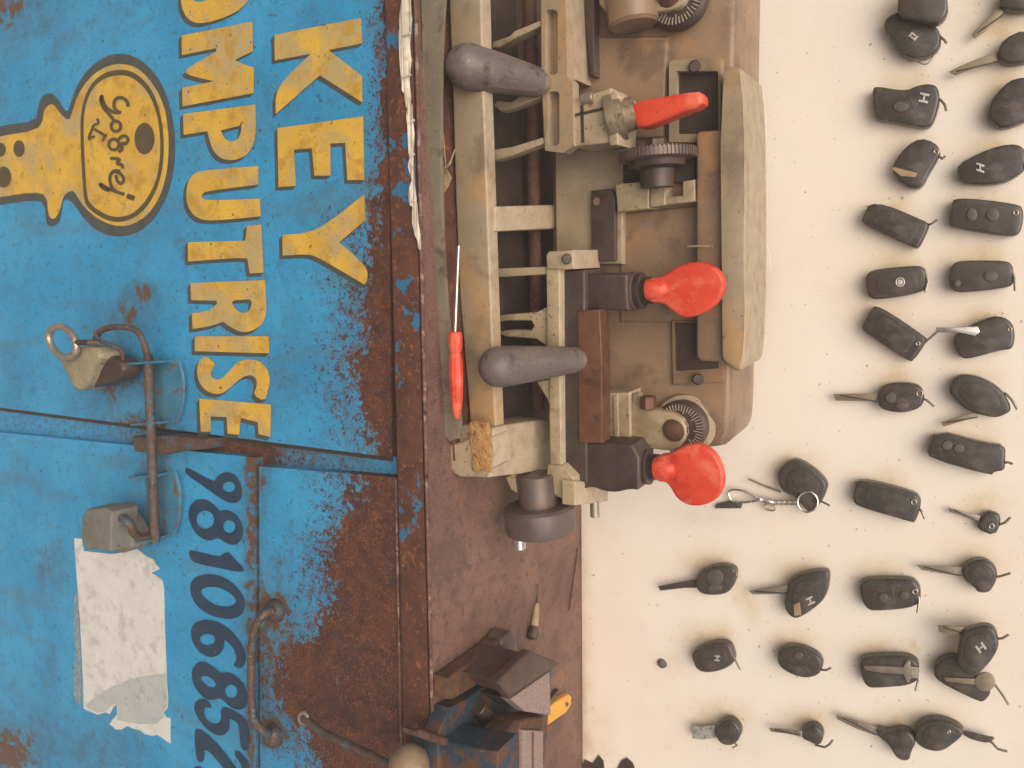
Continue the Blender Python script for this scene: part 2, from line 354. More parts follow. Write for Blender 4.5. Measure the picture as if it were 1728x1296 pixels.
# ---------------------------------------------------------------- blue cabinet
cab = thing('metal_cabinet', 'blue painted steel cabinet with rusted top edge and hand painted lettering', 'cabinet', (0, .15, -.9))
def gauss(spots, x, y): return min(1.0, sum(s*math.exp(-(((x-a)/rx)**2+((y-b)/ry)**2)) for a, b, rx, ry, s in spots))
def panel(name, corners, Y, nu, nv, rfun, spots, parent, mtl, thick=.002):
    """corners: px,py of bottom-left, bottom-right, top-right, top-left; fine grid carrying where the rust and grime sit"""
    c = [pY(x, y, Y) for x, y in corners]; v = []; ru = []; sn = []; f = []
    for j in range(nv+1):
        for i in range(nu+1):
            s, t = i/nu, j/nv
            p = (c[0]*(1-s)+c[1]*s)*(1-t) + (c[3]*(1-s)+c[2]*s)*t
            x, y = topx(p); v.append(p); ru.append(rfun(x, y)); sn.append(gauss(spots, x, y))
    for j in range(nv):
        for i in range(nu): a = j*(nu+1)+i; f.append((a, a+1, a+nu+2, a+nu+1))
    # folded edges
    B = [i for i in range(nu+1)] + [j*(nu+1)+nu for j in range(1, nv+1)] + [nv*(nu+1)+i for i in range(nu-1, -1, -1)] + [j*(nu+1) for j in range(nv-1, 0, -1)]
    b0 = len(v)
    for i in B: v.append(v[i]+Vector((0, .012, 0))); ru.append(ru[i]+.25); sn.append(sn[i])
    for k in range(len(B)): k2 = (k+1) % len(B); f.append((B[k], B[k2], b0+k2, b0+k))
    mb = MB(); mb.v = v; mb.f = f
    return mb.build(name, mtl, parent, 40, True, {'rust': ru, 'stain': sn})
LB = [(-120, 648), (0, 648), (150, 645), (280, 641), (330, 636), (420, 630), (470, 614), (560, 612), (620, 602), (660, 602), (700, 612), (740, 632), (790, 640)]
def rl(x, y):
    r = (x-lerpf(LB, y))/100
    if y < 330 and r < 0: r *= 2.5
    return max(-2, r)
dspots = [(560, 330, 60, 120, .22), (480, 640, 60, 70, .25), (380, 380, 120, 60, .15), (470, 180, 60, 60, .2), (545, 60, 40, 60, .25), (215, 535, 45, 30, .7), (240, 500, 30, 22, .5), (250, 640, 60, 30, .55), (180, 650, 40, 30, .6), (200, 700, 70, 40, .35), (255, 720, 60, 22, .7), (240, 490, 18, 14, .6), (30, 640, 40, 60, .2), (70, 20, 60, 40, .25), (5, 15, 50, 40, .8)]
dl = panel('door', [(-140, -140), (-140, 670), (661, 772), (655, -140)], .004, 190, 170, rl, dspots, cab, M['door'])
dl["label"] = 'wide blue door lettered KEY COMPUTRISE'
DB = [(780, 574), (810, 600), (850, 596), (880, 588), (900, 562), (930, 556), (960, 552), (1000, 551), (1040, 548), (1075, 535), (1092, 490), (1120, 468), (1180, 468), (1215, 500), (1240, 522), (1296, 545), (1400, 550)]
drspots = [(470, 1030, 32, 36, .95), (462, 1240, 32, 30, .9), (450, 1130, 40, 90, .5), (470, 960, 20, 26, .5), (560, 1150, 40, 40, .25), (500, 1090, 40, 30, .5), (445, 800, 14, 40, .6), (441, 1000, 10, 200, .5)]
dr = panel('drawer_front', [(437, 787), (440, 1420), (694, 1420), (683, 807)], .002, 150, 80, lambda x, y: max(-2, (x-lerpf(DB, y))/100), drspots, cab, M['door'])
dr["label"] = 'drawer front rusted brown along its top'
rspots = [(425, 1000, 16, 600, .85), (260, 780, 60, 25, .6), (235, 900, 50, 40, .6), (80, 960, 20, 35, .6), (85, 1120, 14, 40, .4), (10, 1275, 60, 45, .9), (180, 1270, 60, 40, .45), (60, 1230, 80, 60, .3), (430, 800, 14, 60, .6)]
drr = panel('door', [(-140, 716), (-140, 1420), (433, 1420), (431, 772)], .004, 150, 120, lambda x, y: -1.75 + max(0, (x-405)/22)*1.0, rspots, cab, M['door'])
drr["label"] = 'blue door with a phone number in navy digits and a torn paper'
# post between the doors, carcass behind, worktop with folded rim
pspots = [(500, 760, 200, 60, .5), (250, 745, 60, 40, .8)]
panel('post', [(-140, 655), (-140, 740), (672, 822), (668, 760)], .0135, 12, 90, lambda x, y: -.55+.9*math.exp(-((x-400)/110)**2), pspots, cab, M['door'])
MB().add(polyY([(-140, 669), (-140, 675), (662, 779), (662, 772)], .0128, .0006, 0)).build('door_gap_shade', M['pit'], cab, 0)  # dark strip painting the shade in the gap along the door
MB().add(box(Vector((0, .155, -.455)), 1.5, .26, .86)).build('carcass', M['rust'], cab, 0)
wt = MB().add(box(Vector((0, .1475, -.0015)), 1.5, .299, .003, bev=.0008)).build('worktop', M['top'], cab, 30)
wt["label"] = 'brown sheet metal worktop'
MB().add(prism([Vector((-.75, -.002, -.0005)), Vector((.75, -.002, -.0005)), Vector((.75, -.002, -.029)), Vector((-.75, -.002, -.029))], YN, .0025, .0008)).build('rim', M['rim'], cab, 30)
MB().add(tube([Vector((-.75, -.0015, .0005)), Vector((.75, -.0015, .0005))], .0016, 8)).build('rolled_edge', M['edge'], cab, 40)
for xa, xb in ((668, 680), (675, 687)): MB().add(tube([pY(xa, 808, .0012), pY(xb, 1420, .0012)], .0011, 8)).build('drawer_lip', M['edge'], cab, 40)
MB().add(box(Vector((0, .0036, -.0295)), 1.5, .006, .003)).build('gap_strip', M['dark'], cab, 0)

# lettering: flat paint on the doors, dark shade first, colour above it
def letter(name, outer, holes, parent, mcol, mshade=None, Y=.004, d=(-5.5, 6.5), sm=0, up=.0008):
    if sm: outer = chaikin(outer, sm); holes = [chaikin(h, sm) for h in holes]
    else: outer = softer(outer); holes = [softer(h) for h in holes]
    f = MB().add(flat([pY(x, y, Y-up) for x, y in outer], [[pY(x, y, Y-up) for x, y in h] for h in holes]))
    o = f.build(name, mcol, parent, 0, False)
    if mshade:
        s = MB()
        for k in range(1, 6):
            t = k/5; s.add(flat([pY(x+d[0]*t, y+d[1]*t, Y-.00015-.00008*(5-k)) for x, y in outer], [[pY(x+d[0]*t, y+d[1]*t, Y-.00015-.00008*(5-k)) for x, y in h] for h in holes]))
        s.build('letter_shade', mshade, parent, 0, False)
    return o
A, B, C_, D, E_ = (290, 0), (290, 300), (290, 540), (290, 760), (290, 972)
LET = [
 (A, [(60, 0), (70, 60), (100, 120), (150, 155), (220, 157), (320, 130), (420, 90), (490, 40), (522, -10), (510, -90), (440, -150), (300, -170), (150, -140), (75, -70)], [[(135, -10), (150, 8), (185, 14), (225, 5), (330, -30), (395, -60), (380, -95), (250, -90), (160, -50)]], 2),
 (A, [(65, 240), (545, 145), (548, 345), (425, 405), (470, 430), (555, 455), (553, 628), (72, 718), (70, 592), (285, 548), (120, 510), (92, 490), (100, 465), (215, 395), (300, 345), (300, 325), (68, 372)], [], 0),
 (A, [(75, 770), (565, 705), (570, 860), (560, 950), (530, 1020), (480, 1065), (400, 1085), (330, 1070), (280, 1020), (255, 950), (240, 885), (80, 910)], [[(330, 880), (470, 845), (468, 895), (440, 945), (395, 958), (350, 930)]], 0),
 (B, [(210, -50), (585, -80), (585, 45), (230, 90), (205, 110), (200, 130), (230, 155), (595, 140), (600, 260), (240, 295), (150, 260), (105, 190), (95, 100), (110, 20), (150, -30)], [], 0),
 (B, [(108, 435), (490, 425), (500, 410), (505, 325), (605, 315), (620, 640), (525, 645), (510, 545), (440, 540), (110, 565)], [], 0),
 (B, [(125, 710), (630, 690), (640, 850), (635, 940), (600, 1000), (540, 1035), (470, 1045), (400, 1010), (345, 970), (270, 1000), (140, 1020), (135, 915), (250, 900), (305, 850), (300, 830), (130, 825)], [[(405, 840), (420, 825), (525, 820), (540, 840), (530, 890), (490, 915), (450, 905), (420, 870)]], 0),
 (B, [(155, 1070), (655, 1070), (658, 1185), (155, 1170)], [], 0),
 (C_, [(240, 245), (300, 300), (265, 340), (262, 380), (300, 405), (340, 395), (400, 330), (450, 280), (510, 262), (590, 275), (640, 320), (665, 400), (650, 480), (625, 550), (550, 505), (570, 460), (575, 410), (550, 375), (505, 372), (450, 405), (380, 470), (330, 500), (260, 495), (200, 450), (170, 380), (172, 300), (200, 255)], [], 1),
 (C_, [(185, 530), (670, 570), (665, 790), (585, 770), (580, 690), (465, 660), (455, 775), (375, 765), (370, 655), (262, 650), (265, 755), (195, 755)], [], 0),
 (A, [(692, 235), (1278, 120), (1287, 292), (1058, 338), (1285, 512), (1287, 692), (1000, 508), (702, 770), (698, 590), (940, 362), (695, 408)], [], 0),
 (A, [(712, 865), (1292, 785), (1300, 1215), (1185, 1215), (1170, 965), (1070, 968), (1072, 1185), (962, 1185), (945, 1000), (825, 1010), (838, 1255), (720, 1262)], [], 0),
 (B, [(745, 385), (975, 370), (1300, 110), (1310, 285), (1130, 435), (1320, 600), (1322, 690), (1300, 720), (985, 535), (920, 515), (748, 525)], [], 0)]
for (ox, oy), o, hs, sm in LET:
    letter('painted_letter', zc(ox, oy, o), [zc(ox, oy, h) for h in hs], dl, M['paintY'], M['paintD'], sm=sm)
DIG = [
 (D, [(85, 130), (105, 115), (140, 135), (285, 215), (300, 180), (340, 150), (390, 145), (440, 175), (470, 240), (475, 300), (455, 345), (410, 360), (350, 340), (280, 290), (180, 220), (100, 165)], [ell(385, 247, 42, 36)]),
 (D, [(150, 340), (200, 325), (260, 345), (300, 385), (325, 412), (350, 400), (400, 408), (450, 450), (482, 530), (472, 600), (430, 642), (370, 632), (310, 585), (270, 612), (210, 602), (150, 552), (113, 470), (113, 390)], [ell(225, 468, 60, 62), ell(387, 515, 42, 43)]),
 (D, [(112, 682), (135, 672), (320, 722), (345, 697), (375, 686), (410, 713), (440, 755), (482, 785), (488, 830), (300, 792), (200, 772), (128, 748)], []),
 (D, [(180, 845), (250, 833), (340, 850), (430, 910), (487, 990), (494, 1060), (462, 1122), (390, 1142), (290, 1127), (200, 1082), (138, 1010), (118, 930), (138, 870)], [[(185, 945), (250, 918), (330, 928), (400, 970), (438, 1010), (420, 1042), (370, 1058), (290, 1046), (220, 1000)]]),
 (E_, [(180, 303), (240, 293), (310, 308), (390, 358), (450, 428), (492, 500), (502, 572), (465, 630), (415, 607), (425, 585), (438, 555), (420, 490), (352, 420), (354, 470), (330, 522), (290, 548), (240, 548), (180, 512), (138, 450), (126, 380), (138, 330)], [ell(240, 430, 52, 38)]),
 (E_, [(180, 576), (230, 582), (290, 622), (328, 658), (380, 647), (440, 678), (492, 740), (513, 820), (502, 882), (460, 908), (400, 892), (350, 842), (320, 822), (270, 842), (210, 822), (158, 760), (132, 690), (138, 620)], [[(192, 695), (210, 672), (250, 678), (292, 715), (298, 745), (270, 758), (230, 742)], ell(400, 780, 42, 45)]),
 (E_, [(158, 850), (190, 828), (235, 833), (268, 880), (262, 895), (225, 880), (215, 920), (230, 970), (280, 1000), (320, 995), (335, 960), (328, 905), (350, 883), (400, 898), (480, 948), (522, 1010), (527, 1182), (463, 1178), (455, 1010), (430, 980), (387, 962), (392, 1000), (380, 1052), (340, 1080), (290, 1072), (220, 1022), (163, 940), (148, 890)], []),
 (E_, [(148, 1040), (180, 1028), (240, 1068), (330, 1158), (400, 1250), (450, 1320), (470, 1320), (475, 1280), (413, 1195), (440, 1173), (500, 1230), (530, 1310), (510, 1380), (440, 1400), (360, 1310), (218, 1145), (220, 1252), (185, 1260), (163, 1235)], []),
 (E_, [(140, 1300), (170, 1282), (205, 1290), (240, 1350), (330, 1420), (250, 1440), (160, 1380)], [])]
for (ox, oy), o, hs in DIG:
    letter('painted_digit', zc(ox, oy, o), [zc(ox, oy, h) for h in hs], drr, M['paintN'], None, sm=2)
# emblem: a painted key with its bow and script
G = (0, 80)
bowd = [(-300, 1120), (-300, 595), (0, 530), (245, 495), (250, 420), (280, 330), (330, 305), (375, 325), (420, 400), (455, 440), (475, 380), (520, 250), (600, 140), (700, 65), (800, 38), (900, 55), (1000, 120), (1090, 240), (1150, 400), (1178, 560), (1183, 700), (1170, 850), (1130, 1000), (1050, 1150), (950, 1240), (850, 1275), (750, 1275), (640, 1230), (560, 1150), (510, 1070), (470, 1030), (430, 1020), (415, 1110), (400, 1185), (345, 1215), (310, 1190), (300, 1050), (230, 1030), (0, 1063)]
bowy = [(-300, 1060), (-300, 660), (0, 600), (240, 560), (290, 500), (295, 430), (330, 385), (365, 385), (400, 440), (465, 500), (490, 430), (520, 330), (590, 220), (680, 145), (780, 110), (870, 115), (960, 160), (1050, 270), (1110, 400), (1135, 540), (1140, 700), (1125, 860), (1080, 1010), (1000, 1130), (900, 1195), (800, 1210), (700, 1180), (610, 1120), (540, 1040), (500, 970), (470, 970), (430, 1000), (410, 1080), (380, 1150), (345, 1160), (325, 1120), (315, 1000), (230, 975), (0, 1010)]
ro = [(550, 400), (600, 260), (690, 175), (790, 148), (880, 155), (960, 205), (1040, 310), (1085, 450), (1105, 600), (1105, 750), (1080, 900), (1020, 1040), (930, 1140), (830, 1180), (740, 1175), (650, 1130), (590, 1080), (565, 1030), (550, 800), (540, 550)]
ri = [(570, 410), (617, 280), (702, 207), (790, 185), (870, 192), (943, 237), (1018, 332), (1063, 460), (1081, 600), (1081, 750), (1058, 890), (998, 1018), (913, 1113), (830, 1146), (745, 1141), (667, 1103), (612, 1058), (587, 1013), (572, 800), (562, 550)]
letter('painted_emblem_outline', zc(*G, bowd), [], dl, M['paintD'], sm=1, up=.0003)
letter('painted_key_emblem', zc(*G, bowy), [], dl, M['paintY'], sm=1, up=.0006)
letter('painted_emblem_ring', zc(*G, ro), [zc(*G, ri)], dl, M['paintB'], sm=2, up=.0009)
for c in [(975, 615, 68, 108), (128, 683, 38, 57), (5, 690, 34, 47), (25, 875, 50, 72)]:
    letter('painted_emblem_dot', zc(*G, ell(*c)), [], dl, M['paintB'], up=.0010)
def stroke(pts, w, closed=False, sm=2):
    pts = chaikin(pts, sm, closed); N = len(pts); L, R2 = [], []
    for i in range(N):
        a = pts[i-1] if (closed or i > 0) else pts[i]; b = pts[(i+1) % N] if (closed or i < N-1) else pts[i]
        dx, dy = b[0]-a[0], b[1]-a[1]; l = math.hypot(dx, dy) or 1
        L.append((pts[i][0]-dy/l*w/2, pts[i][1]+dx/l*w/2)); R2.append((pts[i][0]+dy/l*w/2, pts[i][1]-dx/l*w/2))
    return L, R2
SC = [([(865, 400), (858, 360), (820, 335), (780, 345), (765, 385), (780, 425), (815, 442)], 24, 0), ([(815, 440), (765, 440), (715, 405), (690, 350), (690, 322), (675, 345), (690, 400), (740, 455), (775, 500)], 22, 0),
 (ell(782, 532, 34, 36, 10), 22, 1), (ell(768, 655, 36, 38, 10), 22, 1), ([(790, 640), (815, 600), (850, 595), (868, 625), (845, 655), (818, 640), (825, 690), (800, 705)], 22, 0),
 ([(742, 748), (818, 752), (780, 785), (825, 790), (828, 818)], 22, 0), ([(812, 835), (765, 830), (738, 870), (745, 930), (780, 975), (838, 990)], 22, 0), ([(765, 835), (815, 850), (838, 890), (820, 925), (790, 905), (782, 860)], 22, 0),
 ([(838, 992), (770, 970), (700, 935), (668, 915), (690, 950), (740, 968)], 22, 0), ([(905, 1020), (855, 1000)], 34, 0),
 ([(655, 480), (668, 515), (630, 520), (615, 570), (598, 600), (602, 625)], 16, 0), ([(635, 550), (700, 590)], 18, 0), ([(715, 585), (690, 632)], 16, 0), ([(602, 610), (640, 600)], 14, 0)]
for k, (p, w, cl) in enumerate(SC):
    p = zc(*G, p); L, R2 = stroke(p, w/4, bool(cl)); mb = MB(); N = len(L); up = .0011+.00003*k
    v = [pY(x, y, .004-up) for x, y in L+R2]; f = [(i, (i+1) % N, N+(i+1) % N, N+i) for i in range(N if cl else N-1)]
    mb.add((v, f)).build('painted_script_stroke', M['paintB'], dl, 0, False)
# torn paper on the right door
paper = [(125, 908), (137, 909), (141, 930), (190, 935), (205, 932), (230, 925), (248, 940), (258, 944), (262, 952), (270, 960), (255, 967), (264, 972), (273, 978), (276, 992), (277, 1040), (279, 1100), (281, 1150), (283, 1180), (282, 1195), (275, 1203), (280, 1210), (287, 1212), (287, 1255), (280, 1250), (272, 1244), (265, 1240), (258, 1242), (245, 1239), (235, 1232), (225, 1230), (215, 1225), (205, 1231), (195, 1231), (190, 1226), (184, 1222), (190, 1214), (198, 1205), (197, 1190), (192, 1192), (185, 1205), (178, 1202), (165, 1206), (150, 1200), (141, 1196), (140, 1150), (135, 1050), (130, 980), (127, 940)]
MB().add(prism([pY(x, y, .0032) for x, y in paper], YN, .0006)).build('torn_paper', M['paper'], drr, 0)
stn = [(143, 1190), (165, 1172), (190, 1158), (220, 1146), (250, 1140), (280, 1136), (281.5, 1160), (282.5, 1180), (281, 1193), (274, 1203), (278, 1210), (262, 1222), (240, 1222), (215, 1219), (198, 1215), (199, 1192), (190, 1188), (180, 1200), (165, 1203), (150, 1197)]
MB().add(flat([pY(x, y, .0030) for x, y in stn])).build('paper_backing', M['paper2'], drr, 0)
res = [(124, 1005), (132, 1000), (133, 1040), (136, 1090), (139, 1190), (126, 1186), (123, 1140), (128, 1110), (125, 1060)]
MB().add(flat([pY(x, y, .0036) for x, y in chaikin(res, 1)])).build('glue_residue', mat('glue_residue', (.10, .22, .30), (.30, .33, .30), 220, (.7, .9), 0, .2), drr, 0)
# slide bolt with straps
lt = MB().add(rodl(pY(250, 600, -.014), pY(262, 916, -.014), .0048)).build('bolt_rod', M['latch'], cab)
def tab(px0, px1, py0, py1, Y0, Y1, th=.0022):
    a, b = pY(px0, py0, Y0), pY(px1, py1, Y0); c, d = b+Vector((0, Y1-Y0, .002)), a+Vector((0, Y1-Y0, .004))
    return prism([a, b, c, d], Vector((1, 0, 0)), th, .0004)
for x0, x1, ya, yb in ((238, 292, 611, 712), (236, 286, 800, 905)):
    s = MB().add(polyY([(x0+8, ya-2), (x1+4, ya-6), (x1+14, ya+22), (x1+12, yb-22), (x1+2, yb+2), (x0+10, yb+4)], .0022, .0018, .0005))
    s.add(tab(x0-4, x1, ya, ya-4, .003, -.024 if ya < 700 else -.012)).add(tab(x0, x1, yb, yb-4, .003, -.012 if yb < 800 else -.022))
    s.add(tube([pY(x1+10, ya-4, -.002), pY(x1+19, ya+28, -.003), pY(x1+17, yb-26, -.003), pY(x1+6, yb, -.002)], .0016, 8, sm=2))
    s.build('bolt_strap', M['strap'], cab)
MB().add(polyY([(222, 737), (226, 762), (275, 768), (300, 763), (347, 758), (350, 742), (290, 735)], -.010, .0235, .002)).build('strike_block', M['latch'], cab)
# drawer handle
h = MB().add(tube([pY(466, 1028, .001), pY(458, 1030, -.012), pY(440, 1040, -.020), pY(428, 1062, -.022), pY(424, 1100, -.022), pY(424, 1190, -.022), pY(430, 1218, -.022), pY(446, 1236, -.018), pY(462, 1241, .001)], .0038, 12, sm=2))
for c in ((466, 1030), (463, 1241)): h.add(lathe(pY(*c, .002), pY(*c, -.007), [(0, .0115), (.3, .011), (.75, .008), (1, .003)], 20))
h.build('drawer_handle', M['latch'], cab)
MB().add(lathe(pY(570, 1152, .0012), pY(570, 1152, .0030), [(0, .0022), (1, .0022)], 14)).build('keyhole', M['pit'], cab)
for k, p in enumerate(([(603, 1180), (612, 1181), (620, 1186)], [(620, 1187), (621, 1176), (620, 1168)])):
    L, R2 = stroke(p, 2.2, False, 1); N = len(L)
    MB().add(([pY(x, y, .0014-.0001*k) for x, y in L+R2], [(i, i+1, N+i+1, N+i) for i in range(N-1)])).build('scratch', M['pit'], dr, 0, False)
# peeling white tape on the rim
tp = [([(680, -40), (692, -40), (693, 10), (696, 40), (692, 70), (695, 110), (691, 140), (694, 170), (692, 188), (686, 186), (682, 160), (678, 150), (677, 120), (674, 90), (675, 60), (673, 40), (677, 10)], -.0042), ([(688, 178), (695, 170), (697, 200), (700, 235), (696, 262), (699, 300), (702, 330), (704, 350), (707, 385), (712, 420), (708, 424), (703, 400), (698, 392), (694, 372), (697, 350), (690, 345), (689, 320), (695, 300), (688, 285), (692, 262), (687, 250), (690, 225), (686, 205)], -.0055)]
for p, Y in tp:
    q = []
    for i, (x, y) in enumerate(chaikin(p, 1)): q.append(pY(x+random.uniform(-1.2, 1.2), y, Y+.0012*math.sin(i*1.7)))
    mb = MB(); v, f = flat(q); mb.add((v, f)); o = mb.build('peeling_tape', M['tape'], cab, 0, False)
    sol = o.modifiers.new('thick', 'SOLIDIFY'); sol.thickness = .0004
for y0 in (58, 128, 205, 262, 340):
    MB().add(polyY([(677+(y0 > 190)*13, y0), (692+(y0 > 190)*6, y0-4), (693+(y0 > 190)*6, y0-1), (678+(y0 > 190)*13, y0+3)], -.0075, .0012, .0004)).build('tape_crease', M['tape'], cab, 0)

# ---------------------------------------------------------------- padlocks
p1 = thing('padlock', 'tan weathered padlock on the bolt with a key and ring left in it', 'padlock', pY(140, 620, -.03))
MB().add(polyY([(98, 607), (112, 594), (132, 584), (160, 584), (172, 600), (156, 622), (150, 640), (140, 657), (126, 661), (112, 638)], -.040, .026, .005, 1)).build('lock_body', M['lock1'], p1)
MB().add(polyY([(150, 628), (166, 604), (190, 600), (210, 618), (202, 640), (180, 648), (140, 658), (122, 658), (124, 646)], -.030, .020, .004, 1)).build('lock_end', M['dark'], p1)
MB().add(tube([pY(163, 606, -.026), pY(160, 572, -.026), pY(170, 555, -.026), pY(205, 550, -.026), pY(232, 556, -.026), pY(244, 580, -.026), pY(250, 608, -.020)], .0032, 10, sm=2)).build('shackle', M['latch'], p1)
MB().add(tube([pY(207, 614, -.022), pY(208, 592, -.026), pY(188, 582, -.030), pY(165, 574, -.032), pY(161, 560, -.030)], .0022, 8, sm=2)).build('wire_loop', M['latch'], p1)
MB().add(tube([pY(x, y, -.046) for x, y in ell(106, 577, 20, 29, 26, -.6)], .0036, 10, True)).build('key_ring', M['dullsteel'], p1)
MB().add(tube([pY(130, 578, -.046), pY(150, 578, -.044), pY(166, 579, -.036)], .0030, 10)).build('key_shank', M['dark'], p1)
p2 = thing('padlock', 'grey square padlock hanging from the bolt above the torn paper', 'padlock', pY(160, 895, -.03))
MB().add(polyY([(139, 868), (146, 859), (178, 857), (189, 864), (187, 900), (186, 931), (145, 927), (136, 905)], -.044, .028, .002)).build('lock_body', M['lock2'], p2)
MB().add(polyY([(188, 868), (205, 872), (222, 900), (222, 925), (205, 934), (187, 931)], -.026, .02, .003)).build('lock_end', M['lock2'], p2)
MB().add(tube([pY(190, 872, -.03), pY(205, 872, -.034), pY(220, 884, -.034), pY(226, 902, -.028), pY(240, 910, -.018), pY(262, 908, -.010)], .0042, 10, sm=2)).build('shackle', M['latch'], p2)

# ---------------------------------------------------------------- cream board with hooks
BY = .2935
bz0 = 0.0008
bd = thing('display_board', 'cream painted upright board hung with rows of car keys', 'board', (.05, BY+.006, bz0))
